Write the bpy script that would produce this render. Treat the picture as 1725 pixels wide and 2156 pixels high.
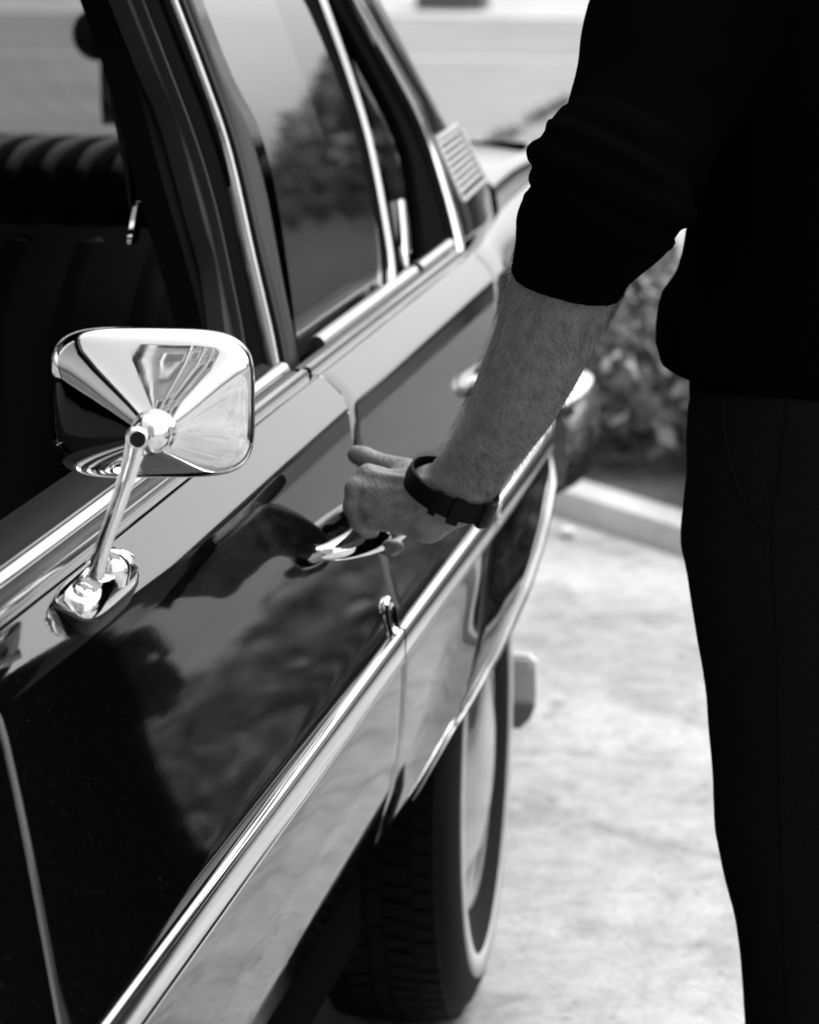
import bpy, bmesh, math, random
import numpy as np
from mathutils import Vector, Matrix, noise
from mathutils.bvhtree import BVHTree

for o in list(bpy.data.objects): bpy.data.objects.remove(o)
SC = bpy.context.scene
COL = SC.collection
rnd = random.Random(7)

# ------------------------------------------------------------------ camera
CAM = np.array([0.551, 0.0, 1.5]); YAW = math.radians(11); PIT = math.radians(13)
FPX = 85 / 24 * 1725                      # focal length in units of a 1725 px wide frame
CF = np.array([-math.sin(YAW) * math.cos(PIT), math.cos(YAW) * math.cos(PIT), -math.sin(PIT)])
CR = np.array([math.cos(YAW), math.sin(YAW), 0.0]); CU = np.cross(CR, CF)
cd = bpy.data.cameras.new('camera'); cam = bpy.data.objects.new('camera', cd); COL.objects.link(cam)
cam.matrix_world = Matrix(((CR[0], CU[0], -CF[0], CAM[0]), (CR[1], CU[1], -CF[1], CAM[1]), (CR[2], CU[2], -CF[2], CAM[2]), (0, 0, 0, 1)))
cd.sensor_fit = 'HORIZONTAL'; cd.sensor_width = 24; cd.lens = 85
cd.clip_start = 0.05; cd.clip_end = 600
cd.dof.use_dof = True; cd.dof.focus_distance = 2.42; cd.dof.aperture_fstop = 6.3
SC.camera = cam

# ------------------------------------------------------------------ sky, sun, exposure
SUN_EL, SUN_AZ = math.radians(60), math.radians(38)      # azimuth from +Y towards +X: the veiled sun stands beyond the person
W = bpy.data.worlds.new('World'); SC.world = W; W.use_nodes = True
wn = W.node_tree.nodes; wl = W.node_tree.links; wn.clear()
sky = wn.new('ShaderNodeTexSky'); sky.sky_type = 'NISHITA'; sky.sun_disc = False
sky.sun_elevation = SUN_EL; sky.sun_rotation = SUN_AZ
sky.air_density = 1.6; sky.dust_density = 4.0; sky.ozone_density = 1.0
bw = wn.new('ShaderNodeRGBToBW'); bg = wn.new('ShaderNodeBackground'); wo = wn.new('ShaderNodeOutputWorld')
bg.inputs['Strength'].default_value = 0.15
wl.new(sky.outputs[0], bw.inputs[0]); wl.new(bw.outputs[0], bg.inputs[0]); wl.new(bg.outputs[0], wo.inputs[0])
sl = bpy.data.lights.new('sun', 'SUN'); sl.energy = 0.7; sl.angle = math.radians(22); sl.color = (1, 1, 1)
sun = bpy.data.objects.new('sun', sl); COL.objects.link(sun)
sd = Vector((math.sin(SUN_AZ) * math.cos(SUN_EL), math.cos(SUN_AZ) * math.cos(SUN_EL), math.sin(SUN_EL)))
sun.rotation_euler = sd.to_track_quat('Z', 'Y').to_euler(); sun.location = (0, 6, 12)
SC.view_settings.view_transform = 'Standard'; SC.view_settings.look = 'None'
SC.view_settings.exposure = 1.42; SC.view_settings.gamma = 1; SC.view_settings.use_curve_mapping = False
SC.render.engine = 'CYCLES'
SC.cycles.max_bounces = 10; SC.cycles.transparent_max_bounces = 12

# ------------------------------------------------------------------ helpers
def ray(x, y): return CF + CR * (x - 862.5) / FPX - CU * (y - 1078) / FPX
def pX(x, y, v): d = ray(x, y); return CAM + d * ((v - CAM[0]) / d[0])
def pY(x, y, v): d = ray(x, y); return CAM + d * ((v - CAM[1]) / d[1])
def pZ(x, y, v): d = ray(x, y); return CAM + d * ((v - CAM[2]) / d[2])
def pD(x, y, v): return CAM + ray(x, y) * v
def nrm(v): v = np.asarray(v, float); return v / (np.linalg.norm(v) + 1e-12)

def tag(o, label=None, cat=None, group=None, kind=None):
    if label: o['label'] = label
    if cat: o['category'] = cat
    if group: o['group'] = group
    if kind: o['kind'] = kind
    return o

def empty(name, loc, label, cat, group=None):
    o = bpy.data.objects.new(name, None); COL.objects.link(o); o.location = loc; o.empty_display_size = 0.1
    return tag(o, label, cat, group)

def mesh(name, V, F, mat, parent=None, smooth=True, sharp=None):
    me = bpy.data.meshes.new(name)
    me.from_pydata([tuple(map(float, v)) for v in V], [], [tuple(int(i) for i in f) for f in F]); me.update()
    bm = bmesh.new(); bm.from_mesh(me); bmesh.ops.recalc_face_normals(bm, faces=bm.faces); bm.to_mesh(me); bm.free()
    return link(name, me, mat, parent, smooth, sharp)

def link(name, me, mat, parent=None, smooth=True, sharp=None):
    if smooth: me.polygons.foreach_set('use_smooth', [True] * len(me.polygons))
    if sharp: me.set_sharp_from_angle(angle=math.radians(sharp))
    if mat: me.materials.append(mat)
    o = bpy.data.objects.new(name, me); COL.objects.link(o)
    if parent is not None:
        o.parent = parent
        if parent.type == 'EMPTY': o.matrix_parent_inverse = Matrix.Translation(-Vector(parent.location))
    return o

class MB:
    def __init__(s): s.V = []; s.F = []
    def add(s, V, F):
        b = len(s.V); s.V += [tuple(v) for v in V]; s.F += [tuple(i + b for i in f) for f in F]; return s
    def box(s, c, h, R=None):
        c = np.array(c, float); V = []
        for i in (-1, 1):
            for j in (-1, 1):
                for k in (-1, 1):
                    d = np.array([i * h[0], j * h[1], k * h[2]])
                    if R is not None: d = R @ d
                    V.append(c + d)
        return s.add(V, [(0, 1, 3, 2), (4, 6, 7, 5), (0, 4, 5, 1), (2, 3, 7, 6), (0, 2, 6, 4), (1, 5, 7, 3)])
    def build(s, name, mat, parent=None, smooth=False, sharp=None): return mesh(name, s.V, s.F, mat, parent, smooth, sharp)

def loft(rings, cap=True, closed=True):
    n = len(rings[0]); V = [p for r in rings for p in r]; F = []
    for i in range(len(rings) - 1):
        for j in range(n if closed else n - 1):
            k = (j + 1) % n
            F.append((i * n + j, i * n + k, (i + 1) * n + k, (i + 1) * n + j))
    if cap and closed:
        F.append(tuple(range(n))); F.append(tuple(range((len(rings) - 1) * n, len(rings) * n)))
    return V, F

def grid(P):
    P = np.asarray(P); a, b = P.shape[:2]; V = P.reshape(-1, 3)
    F = [(i * b + j, i * b + j + 1, (i + 1) * b + j + 1, (i + 1) * b + j) for i in range(a - 1) for j in range(b - 1)]
    return V, F

def cr(pts, n):
    P = np.asarray(pts, float); Q = [P[0] * 2 - P[1]] + list(P) + [P[-1] * 2 - P[-2]]; out = []
    for i in range(1, len(Q) - 2):
        for k in range(n):
            t = k / n; a, b, c, d = Q[i - 1], Q[i], Q[i + 1], Q[i + 2]
            out.append(0.5 * ((2 * b) + (c - a) * t + (2 * a - 5 * b + 4 * c - d) * t * t + (3 * b - a - 3 * c + d) * t ** 3))
    out.append(P[-1]); return np.array(out)

def tube(path, r, n=12, flat=None, up=None, cap=True):
    P = np.asarray(path, float); m = len(P); r = np.full(m, r) if np.isscalar(r) else np.asarray(r, float); rings = []; u = None
    for i in range(m):
        t = nrm(P[min(i + 1, m - 1)] - P[max(i - 1, 0)])
        if u is None:
            u = np.array([0, 0, 1.0]) if abs(t[2]) < .9 else np.array([0, 1.0, 0])
            if up is not None: u = np.array(up, float)
        u = nrm(u - t * (u @ t)); w = np.cross(t, u); f = 1 if flat is None else flat
        rings.append([P[i] + (u * math.cos(a) * f + w * math.sin(a)) * r[i] for a in np.linspace(0, 2 * math.pi, n, endpoint=False)])
    return loft(rings, cap)

def sweep(path, prof, side, cap=True):
    """profile points (a along the outward vector 'side', b along up) carried along path"""
    P = np.asarray(path, float); rings = []; m = len(P)
    for i in range(m):
        t = nrm(P[min(i + 1, m - 1)] - P[max(i - 1, 0)]); s = np.array(side, float); s = nrm(s - t * (s @ t)); u = np.cross(s, t)
        if u[2] < 0: u = -u
        rings.append([P[i] + s * a + u * b for a, b in prof])
    return loft(rings, cap)

def ball(c, r, n=12, m=8, sc=(1, 1, 1)):
    V = []; F = []
    for i in range(m + 1):
        th = math.pi * i / m
        for j in range(n):
            a = 2 * math.pi * j / n
            V.append((c[0] + r * sc[0] * math.sin(th) * math.cos(a), c[1] + r * sc[1] * math.sin(th) * math.sin(a), c[2] + r * sc[2] * math.cos(th)))
    for i in range(m):
        for j in range(n): F.append((i * n + j, i * n + (j + 1) % n, (i + 1) * n + (j + 1) % n, (i + 1) * n + j))
    return V, F

def lathe(c, ax, prof, n=48):
    """prof: (radius, offset along axis)"""
    ax = nrm(ax); u = nrm(np.cross(ax, [0, 0, 1.0] if abs(ax[2]) < .9 else [0, 1.0, 0])); v = np.cross(ax, u)
    return loft([[np.array(c) + ax * h + (u * math.cos(a) + v * math.sin(a)) * r for a in np.linspace(0, 2 * math.pi, n, endpoint=False)] for r, h in prof], False)

def remesh(name, V, F, mat, parent, voxel, smooth_it=6, fac=.5):
    me = bpy.data.meshes.new(name + '_src'); me.from_pydata([tuple(map(float, v)) for v in V], [], [tuple(map(int, f)) for f in F]); me.update()
    bm = bmesh.new(); bm.from_mesh(me); bmesh.ops.recalc_face_normals(bm, faces=bm.faces); bm.to_mesh(me); bm.free()
    t = bpy.data.objects.new('tmp', me); COL.objects.link(t)
    a = t.modifiers.new('r', 'REMESH'); a.mode = 'VOXEL'; a.voxel_size = voxel
    b = t.modifiers.new('s', 'SMOOTH'); b.iterations = smooth_it; b.factor = fac
    dg = bpy.context.evaluated_depsgraph_get(); me2 = bpy.data.meshes.new_from_object(t.evaluated_get(dg))
    bpy.data.objects.remove(t); me2.name = name; me2.materials.clear()
    return link(name, me2, mat, parent, True)

# ------------------------------------------------------------------ materials (the place is photographed in black and white)
def mat(name, col=.5, rough=.5, metal=0, ior=1.5, coat=0, sheen=0, sub=0, spec=None):
    m = bpy.data.materials.new(name); m.use_nodes = True; p = m.node_tree.nodes['Principled BSDF']
    p.inputs['Base Color'].default_value = (col, col, col, 1); p.inputs['Roughness'].default_value = rough
    p.inputs['Metallic'].default_value = metal; p.inputs['IOR'].default_value = ior
    if spec is not None: p.inputs['Specular IOR Level'].default_value = spec
    if coat: p.inputs['Coat Weight'].default_value = coat; p.inputs['Coat Roughness'].default_value = .02
    if sheen: p.inputs['Sheen Weight'].default_value = sheen; p.inputs['Sheen Tint'].default_value = (1, 1, 1, 1)
    if sub: p.inputs['Subsurface Weight'].default_value = sub; p.inputs['Subsurface Radius'].default_value = (.006, .006, .006); p.inputs['Subsurface Scale'].default_value = 1
    return m
def nd(m, t): return m.node_tree.nodes.new(t)
def ln(m, a, b): m.node_tree.links.new(a, b)
def P(m): return m.node_tree.nodes['Principled BSDF']
def tnoise(m, scale, detail=6, rough=.6, stretch=None, dist=0):
    tc = nd(m, 'ShaderNodeTexCoord'); mp = nd(m, 'ShaderNodeMapping'); t = nd(m, 'ShaderNodeTexNoise')
    if stretch: mp.inputs['Scale'].default_value = stretch
    t.inputs['Scale'].default_value = scale; t.inputs['Detail'].default_value = detail; t.inputs['Roughness'].default_value = rough; t.inputs['Distortion'].default_value = dist
    ln(m, tc.outputs['Object'], mp.inputs[0]); ln(m, mp.outputs[0], t.inputs['Vector']); return t.outputs['Fac']
def ramp(m, src, stops):
    r = nd(m, 'ShaderNodeValToRGB'); e = r.color_ramp.elements
    while len(e) < len(stops): e.new(.5)
    for k, (p, v) in enumerate(stops): e[k].position = p; e[k].color = (v, v, v, 1)
    ln(m, src, r.inputs[0]); return r.outputs[0]
def mul(m, a, b, op='MULTIPLY'):
    x = nd(m, 'ShaderNodeMath'); x.operation = op
    for i, v in enumerate((a, b)):
        if isinstance(v, (int, float)): x.inputs[i].default_value = v
        else: ln(m, v, x.inputs[i])
    return x.outputs[0]
def bump(m, src, st=.3, dist=.001):
    b = nd(m, 'ShaderNodeBump'); b.inputs['Strength'].default_value = st; b.inputs['Distance'].default_value = dist
    ln(m, src, b.inputs['Height']); ln(m, b.outputs[0], P(m).inputs['Normal'])

M = {}
M['paint'] = mat('car_paint', .001, .04, ior=1.62, coat=0)
ln(M['paint'], ramp(M['paint'], tnoise(M['paint'], 330, 3, .6), [(.66, .0012), (.76, .03)]), P(M['paint']).inputs['Base Color'])
bump(M['paint'], tnoise(M['paint'], 260, 2, .5), .03, .0004)
ln(M['paint'], ramp(M['paint'], tnoise(M['paint'], 14, 8, .7), [(.35, .03), (.75, .075)]), P(M['paint']).inputs['Roughness'])
M['chrome'] = mat('chrome', .82, .035, 1)
ln(M['chrome'], ramp(M['chrome'], tnoise(M['chrome'], 60, 8, .7), [(.4, .02), (.8, .09)]), P(M['chrome']).inputs['Roughness'])
M['steel'] = mat('brushed_trim', .44, .16, 1)
ln(M['steel'], ramp(M['steel'], tnoise(M['steel'], 40, 6, .7, (1, .05, 1)), [(.3, .12), (.8, .26)]), P(M['steel']).inputs['Roughness'])
M['mould'] = mat('polished_moulding', .78, .14, 1)
M['rubber'] = mat('black_rubber', .008, .45, spec=.2)
M['tyre'] = mat('tyre_rubber', .006, .65, spec=.06); bump(M['tyre'], tnoise(M['tyre'], 90, 4), .3, .001)
M['white'] = mat('whitewall', .62, .5)
ln(M['white'], ramp(M['white'], tnoise(M['white'], 25, 6), [(.3, .26), (.7, .36)]), P(M['white']).inputs['Base Color'])
M['interior'] = mat('interior_vinyl', .007, .7, spec=.06)
M['seat'] = mat('seat_cloth', .017, .95, spec=.0); bump(M['seat'], tnoise(M['seat'], 500, 2), .3, .001)
M['seatd'] = mat('seat_vinyl_stripe', .004, .7, spec=.1)
M['belt'] = mat('belt_webbing', .03, .8, spec=.1); M['pleat'] = mat('lit_pleat', .10, .9, spec=.1)
M['under'] = mat('underbody', .004, .9, spec=0.0)
M['mirror'] = mat('mirror_glass', .85, .01, 1)
M['skin'] = mat('skin', .22, .48, sub=.12)
s = M['skin']
w1 = tnoise(s, 55, 8, .7, (1, 1, 1)); w2 = tnoise(s, 420, 4, .6)
ln(s, ramp(s, w1, [(.3, .105), (.55, .16), (.75, .215)]), P(s).inputs['Base Color'])
wv = nd(s, 'ShaderNodeTexWave'); wv.inputs['Scale'].default_value = 75; wv.inputs['Distortion'].default_value = 9; wv.inputs['Detail'].default_value = 3
tc = nd(s, 'ShaderNodeTexCoord'); mp = nd(s, 'ShaderNodeMapping'); mp.inputs['Rotation'].default_value = (.3, .9, .5); ln(s, tc.outputs['Object'], mp.inputs[0]); ln(s, mp.outputs[0], wv.inputs[0])
bump(s, mul(s, mul(s, w1, 1.2), mul(s, mul(s, w2, .35), mul(s, wv.outputs['Fac'], .14), 'ADD'), 'ADD'), .55, .0022)
M['hair'] = mat('dark_hair', .012, .5)
M['sweater'] = mat('black_knit', .0018, .95, spec=.0)
wk = nd(M['sweater'], 'ShaderNodeTexWave'); wk.inputs['Scale'].default_value = 260; wk.inputs['Distortion'].default_value = 2
bump(M['sweater'], mul(M['sweater'], mul(M['sweater'], wk.outputs['Fac'], .4), tnoise(M['sweater'], 700, 3), 'ADD'), .4, .001)
M['trouser'] = mat('dark_wool', .005, .9, spec=.0)
bump(M['trouser'], tnoise(M['trouser'], 900, 3), .4, .001)
ln(M['trouser'], ramp(M['trouser'], tnoise(M['trouser'], 700, 2), [(.3, .004), (.7, .009)]), P(M['trouser']).inputs['Base Color'])
M['leather'] = mat('black_leather', .003, .5, spec=.1); bump(M['leather'], tnoise(M['leather'], 600, 3), .3, .0006)
M['shirt'] = mat('grey_shirt', .16, .9)
M['lamp'] = mat('tail_lamp', .06, .1, coat=1)
# glass that reflects by its angle and lets the rest through
def glass(name, tint, ior=1.5):
    m = bpy.data.materials.new(name); m.use_nodes = True; n = m.node_tree.nodes; n.clear()
    o = n.new('ShaderNodeOutputMaterial'); mx = n.new('ShaderNodeMixShader'); fr = n.new('ShaderNodeFresnel'); tr = n.new('ShaderNodeBsdfTransparent'); gl = n.new('ShaderNodeBsdfGlossy')
    ge = n.new('ShaderNodeNewGeometry'); mm = n.new('ShaderNodeMix'); mm.inputs[2].default_value = ior; mm.inputs[3].default_value = 1 / ior; m.node_tree.links.new(ge.outputs['Backfacing'], mm.inputs[0]); m.node_tree.links.new(mm.outputs[0], fr.inputs['IOR']); tr.inputs[0].default_value = (tint,) * 3 + (1,); gl.inputs['Roughness'].default_value = .01; gl.inputs[0].default_value = (1, 1, 1, 1)
    l = m.node_tree.links; l.new(fr.outputs[0], mx.inputs[0]); l.new(tr.outputs[0], mx.inputs[1]); l.new(gl.outputs[0], mx.inputs[2]); l.new(mx.outputs[0], o.inputs[0]); return m
M['glass'] = glass('window_glass', .3, 1.55); M['glassr'] = glass('rear_window_glass', .40)

def ground_mat(name, lo, hi, big, small, rough=.85, st=.5, stain=False):
    m = mat(name, .4, rough)
    a = tnoise(m, big, 5, .6); b = tnoise(m, small, 8, .75)
    c = ramp(m, mul(m, mul(m, a, .62), mul(m, b, .38), 'ADD'), [(.40, lo), (.5, (lo + hi) / 2), (.585, hi)])
    if stain:
        d = ramp(m, tnoise(m, 5.5, 9, .72, dist=.6), [(.40, .70), (.50, 1.0)]); e = ramp(m, tnoise(m, 34, 6, .7), [(.34, .5), (.42, 1.0)]); f = ramp(m, tnoise(m, 120, 3, .6), [(.3, .82), (.7, 1.12)])
        c = mul(m, mul(m, c, d), mul(m, e, f))
    ln(m, c, P(m).inputs['Base Color']); bump(m, b, st, .006); return m
M['concrete'] = ground_mat('worn_concrete', .22, .40, .8, 16, stain=True)
M['road'] = ground_mat('pale_asphalt', .145, .185, .7, 60)
M['kerb'] = ground_mat('kerb_concrete', .42, .58, 3, 50)
M['soil'] = ground_mat('soil', .03, .08, 5, 40)
M['pave'] = ground_mat('pale_paving', .30, .36, 1, 40)
M['wall'] = ground_mat('white_render', .62, .78, .8, 30)
M['brick'] = ground_mat('grey_render', .16, .24, .8, 30)
M['dark'] = mat('dark_gate', .09, .6)
M['weed'] = mat('weeds', .13, .8); M['unseen_lawn'] = ground_mat('added_grass', .12, .2, 2, 80); M['satin'] = mat('satin_black_frame', .035, .5, spec=.06); M['matte'] = mat('matte_black', .006, .8, spec=0.0); M['ventg'] = mat('grey_vent_plastic', .42, .5, spec=.15); M['black0'] = mat('vent_gap_shade', .003, .9, spec=0.0); M['flap'] = mat('grey_rubber_flap', .55, .6)
def leaf_mat(name, lo, hi):
    m = mat(name, .1, .27)
    oi = nd(m, 'ShaderNodeNewGeometry'); r = ramp(m, oi.outputs['Random Per Island'], [(0, lo), (.7, (lo + hi) / 2), (1, hi)])
    ln(m, r, P(m).inputs['Base Color'])
    tl = nd(m, 'ShaderNodeBsdfTranslucent'); mx = nd(m, 'ShaderNodeMixShader'); mx.inputs[0].default_value = .3
    ln(m, r, tl.inputs[0]); ln(m, P(m).outputs[0], mx.inputs[1]); ln(m, tl.outputs[0], mx.inputs[2]); ln(m, mx.outputs[0], m.node_tree.nodes['Material Output'].inputs[0]); return m
M['leaf'] = leaf_mat('shrub_leaf', .015, .42); M['leaft'] = leaf_mat('tree_leaf', .12, .36)  # palest shrub leaves: glints put into the leaf colour
M['bark'] = ground_mat('bark', .05, .11, 8, 60)

# ------------------------------------------------------------------ the setting
def sheet(name, pts, z, m, kind='structure'):
    return tag(mesh(name, [(x, y, z) for x, y in pts], [tuple(range(len(pts)))], m, None, False), kind=kind)
sheet('ground', [(-300, -300), (300, -300), (300, 300), (-300, 300)], 0, M['concrete'])
# the road on the far side of the car, with a band of weeds along its edge
sheet('road', [(-2.05, -120), (-1.6, 30), (60, 31), (60, 24.6), (-2.2, 24.4), (-2.2, 24.9), (-60, 24.3), (-60, -120)][0:2] + [(-1.62, 24.6), (-60, 24.6), (-60, -120)], .004, M['road'])
sheet('road_marking', [(-9, 20.2), (3, 20.6), (3, 20.72), (-9, 20.32)][::1], .008, M['kerb'])
def weeds():
    mb = MB(); r = random.Random(3)
    for i in range(6500):
        y = r.uniform(4, 24.5); side = r.random() < .5
        x = -1.72 + .012 * (y - 13) + (r.gauss(-.15, .028) if side else r.gauss(.15, .028))
        if noise.noise(Vector((x * 3, y * 1.6, 0))) < -.15: continue
        h = r.uniform(.015, .07); a = r.uniform(0, 6.28); w = r.uniform(.006, .016); dx, dy = math.cos(a) * w, math.sin(a) * w; l = r.uniform(-.03, .03); k = r.uniform(-.03, .03)
        mb.add([(x - dx, y - dy, 0), (x + dx, y + dy, 0), (x + l, y + k, h)], [(0, 1, 2)])
    tag(mb.build('weeds', M['weed']), 'two ragged lines of low weeds along the road edge', 'weeds', kind='stuff')
weeds()
# kerb that bounds the planting bed, running away to the left
KA, KB = np.array([-2.6, 8.75]), np.array([3.2, 2.74]); kd = (KB - KA) / np.linalg.norm(KB - KA); kn = np.array([-kd[1], kd[0]]) * np.sign(1.0)
if kn[1] < 0: kn = -kn
def kerb():
    root = empty('kerb', (*((KA + KB) / 2), 0), 'low pale concrete kerb in front of the shrubs', 'kerb')
    L = np.linalg.norm(KB - KA); n = 8
    for i in range(n):
        a = KA + kd * (L * i / n + .004); b = KA + kd * (L * (i + 1) / n - .004); pr = [(0, -.02), (0, .045), (.006, .057), (.02, .062), (.10, .061), (.108, .055), (.11, -.02)]
        mesh('kerb_stone', *loft([[(p[0] + kn[0] * u, p[1] + kn[1] * u, z) for u, z in pr] for p in (a, b)]), M['kerb'], root, True, 30)
kerb()
so = MB(); pts = [KA + kn * .105, KB + kn * .105, KB + kn * 1.9, KA + kn * 1.9]
sheet('planting_bed', [tuple(p) for p in pts], .045, M['soil'])
l0 = KA + kd * 3.4 + kn * 1.9; l1 = KB + kn * 1.9
sheet('unseen_lawn', [tuple(l0), tuple(l1), (45, -4), (45, 23.5), (2.5, 23.5)], .03, M['unseen_lawn'])  # unseen lawn, added so the door paint reflects a mid grey

def leafcloud(r, c, rx, ry, rz, n, size, shell=.45):
    mb = MB()
    for i in range(n):
        while True:
            v = np.array([r.uniform(-1, 1) for _ in range(3)]); l = np.linalg.norm(v)
            if shell < l < 1: break
        lump = 1 + .22 * noise.noise(Vector(v * 2.3 + c[:3]))
        p = np.array(c) + v * np.array([rx, ry, rz]) * lump
        if p[2] < .07: p[2] = .07 + r.random() * .1
        d = nrm([r.gauss(0, 1), r.gauss(0, 1), r.gauss(.35, .7)]); e = nrm(np.cross(d, [r.gauss(0, 1), r.gauss(0, 1), r.gauss(0, 1)])); f = np.cross(d, e)
        s = size * r.uniform(.6, 1.3); w = s * .48
        mb.add([p - e * s, p - f * w - d * w * .2, p + e * s, p + f * w - d * w * .2], [(0, 1, 2), (0, 2, 3)])
    return mb

def shrub(name, c, rx, ry, rz, n, size, label, seed):
    r = random.Random(seed)
    root = empty(name, (c[0], c[1], .06), label, 'shrub', 'low shrubs in the bed behind the kerb')
    leafcloud(r, c, rx, ry, rz, n, size, .3).build('foliage', M['leaf'], root)
    mb = MB()
    for k in range(7):
        a = r.uniform(0, 6.28); t = np.array([c[0] + math.cos(a) * rx * .6, c[1] + math.sin(a) * ry * .6, c[2] + rz * r.uniform(.2, .8)]); b = np.array([c[0] + r.gauss(0, .03), c[1] + r.gauss(0, .03), .03])
        mb.add(*tube([b, b * .5 + t * .5 + np.array([r.gauss(0, .03), r.gauss(0, .03), .03]), t], [.012, .008, .003], 5))
    mb.build('stem', M['bark'], root, True)
SH = [(1.35, .5, .46, 'rounded shrub behind the kerb close to the car bumper', 31), (2.05, .5, .38, 'low shrub with pale leaf glints between sleeve and bumper', 32),
      (2.75, .55, .42, 'leafy shrub showing between the forearm and the hip', 33), (3.45, .5, .34, 'dark shrub right at the edge of the trousers', 34),
      (4.2, .6, .22, 'larger shrub hidden mostly behind the standing person', 35), (5.0, .65, .22, 'full shrub on the right of the bed, behind the trousers', 36),
      (5.9, .7, .24, 'wide shrub further right along the kerb', 37), (6.8, .75, .24, 'last shrub at the right end of the bed', 38)]
for i, (t, w, h, lab, sdv) in enumerate(SH):
    p = KA + kd * (t + .9) + kn * .62
    shrub('shrub', (p[0], p[1], .06 + h * .5), .46, .46, h * .62, 2300, .034, lab, sdv)
    p2 = KA + kd * (t + 1.25) + kn * 1.3
    if 0 < i < 4: shrub('shrub', (p2[0], p2[1], .06 + h * .5), .46, .46, h * .6, 1000, .038, ['', 'back row shrub behind the one with pale glints', 'back row shrub left of the hip', 'back row shrub behind the dark shrub', 'back row shrub behind the person', 'back row shrub to the right of the person', 'back row shrub near the right end of the bed'][i], 60 + i)
# pale stone lying on the concrete
q = pZ(1195, 1122, .01); mesh('pebble', *ball((q[0], q[1], .012), .018, 10, 7, (1.1, .9, .7)), M['wall'])
tag(bpy.data.objects['pebble'], 'small pale pebble lying in front of the kerb', 'pebble')

# far side of the road: rendered wall with a dark gate
def far_wall():
    root = empty('garden_wall', (-4, 31, 0), 'pale rendered wall standing across the road', 'wall')
    for x0, x1 in ((-30, -12.1), (-12, -6.1), (-6, -2.35), (-2.25, -.6), (-.5, 12)):
        mb = MB(); y = 31
        mb.box(((x0 + x1) / 2, y, 1.0), ((x1 - x0) / 2, .12, 1.0)); mb.build('wall_panel', M['wall'], root)
        MB().box(((x0 + x1) / 2, y, 2.04), ((x1 - x0) / 2 + .03, .16, .04)).build('coping', M['kerb'], root)
    g = empty('planter', (-4.3, 26.2, .03), 'long dark wooden planter on the pavement across the road', 'planter')
    xa, xb = pY(884, 5, 26.2)[0], pY(1024, 5, 26.2)[0]
    for k in range(3): MB().box(((xa + xb) / 2, 26.2, .11 + .16 * k), ((xb - xa) / 2, .2, .075)).build('board', M['dark'], g)
    b = empty('far_kerb', (-4, 25.2, 0), 'long pale kerb on the far side of the road', 'kerb')
    for k in range(24): MB().box((-20 + k * 1.5, 25.0, .012), (.745, .09, .024)).build('kerb_stone', M['kerb'], b)
    r = random.Random(5)
far_wall()
sheet('pavement', [(-60, 25.1), (30, 25.1), (30, 40), (-60, 40)], .03, M['pave'])

# trees that stand off to the right beyond the yard; seen mirrored in the car's windows
def tree(c, h, cr_, seed, label):
    r = random.Random(seed); root = empty('tree', (c[0], c[1], 0), label, 'tree', 'trees mirrored in the car')
    base = np.array([c[0], c[1], 0.0]); top = base + [r.gauss(0, .1), r.gauss(0, .1), h * .72]
    mb = MB(); mb.add(*tube([base, base * .6 + top * .4, top], [.13, .1, .03], 8)); lobes = []
    for k in range(7):
        a = r.uniform(0, 6.28); s0 = base * .6 + top * .4 + np.array([0, 0, r.uniform(0, h * .25)]); e = s0 + np.array([math.cos(a) * cr_ * .6, math.sin(a) * cr_ * .6, h * r.uniform(.05, .3)])
        mb.add(*tube([s0, s0 * .5 + e * .5 + [0, 0, .1], e], [.05, .035, .012], 6)); lobes.append(e)
    mb.build('trunk', M['bark'], root, True)
    cb = MB()
    for e in lobes + [top]:
        q = leafcloud(r, e, cr_ * .55, cr_ * .55, h * .17, 420, .13, .2); cb.add(q.V, q.F)
    cb.build('crown', M['leaft'], root)
for i, (x, y, h, c) in enumerate([(3.5, 31, 3.6, 1.6), (6.2, 30, 3.0, 1.5), (8.6, 28, 4.2, 1.8), (11.5, 27, 3.4, 1.6), (14, 25, 4.4, 1.9), (17, 23, 4, 1.8), (9.5, 17, 2.6, 1.2), (12.5, 14, 3.0, 1.4), (14, 9, 3.4, 1.6)]):
    tree((x, y), h, c, 80 + i, ['slim tree nearest the far wall', 'small round tree mirrored low in the rear window', 'broad tree mirrored at the top of the rear window', 'tree to the right of the broad one', 'tallest tree of the row at right', 'last tree of the far row', 'bushy young tree in the middle of the yard', 'young tree behind the person', 'spreading tree right of the yard'][i])
# house behind the photographer, mirrored in the chrome
def house():
    root = empty('apartment_block', (3.2, -6, 0), 'tall grey apartment block mirrored in the chrome mirror shell', 'building')
    MB().box((3.4, -9, 6.6), (3.0, 3.2, 6.6)).build('wall', M['brick'], root)
    MB().box((3.4, -9, 13.3), (3.2, 3.4, .12)).build('roof', M['dark'], root)
    for x in (1.2, 2.6, 4.2, 5.6):
        for k in range(4):
            z = 1.7 + 3.1 * k; f = MB().box((x, -5.77, z), (.45, .04, .8)).build('window', M['wall'], root); MB().box((x, -5.725, z), (.38, .01, .72)).build('pane', M['rubber'], f)
    for x in (.45, 1.9, 3.4, 4.9, 6.35): MB().box((x, -5.7, 6.6), (.09, .12, 6.55)).build('pilaster', M['kerb'], root)
house()

# ------------------------------------------------------------------ the car
CAR = empty('car', (-.9, 2.4, 0), 'black vintage saloon with chrome trim and an open front window', 'car')
XC = -.9
def mir(V): return [(2 * XC - v[0], v[1], v[2]) for v in V]
def part(name, V, F, m, parent=CAR, smooth=True, sharp=35, both=False):
    o = mesh(name, V, F, m, parent, smooth, sharp)
    if both: mesh(name, mir(V), F, m, CAR if parent is CAR else parent, smooth, sharp)
    return o

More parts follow.
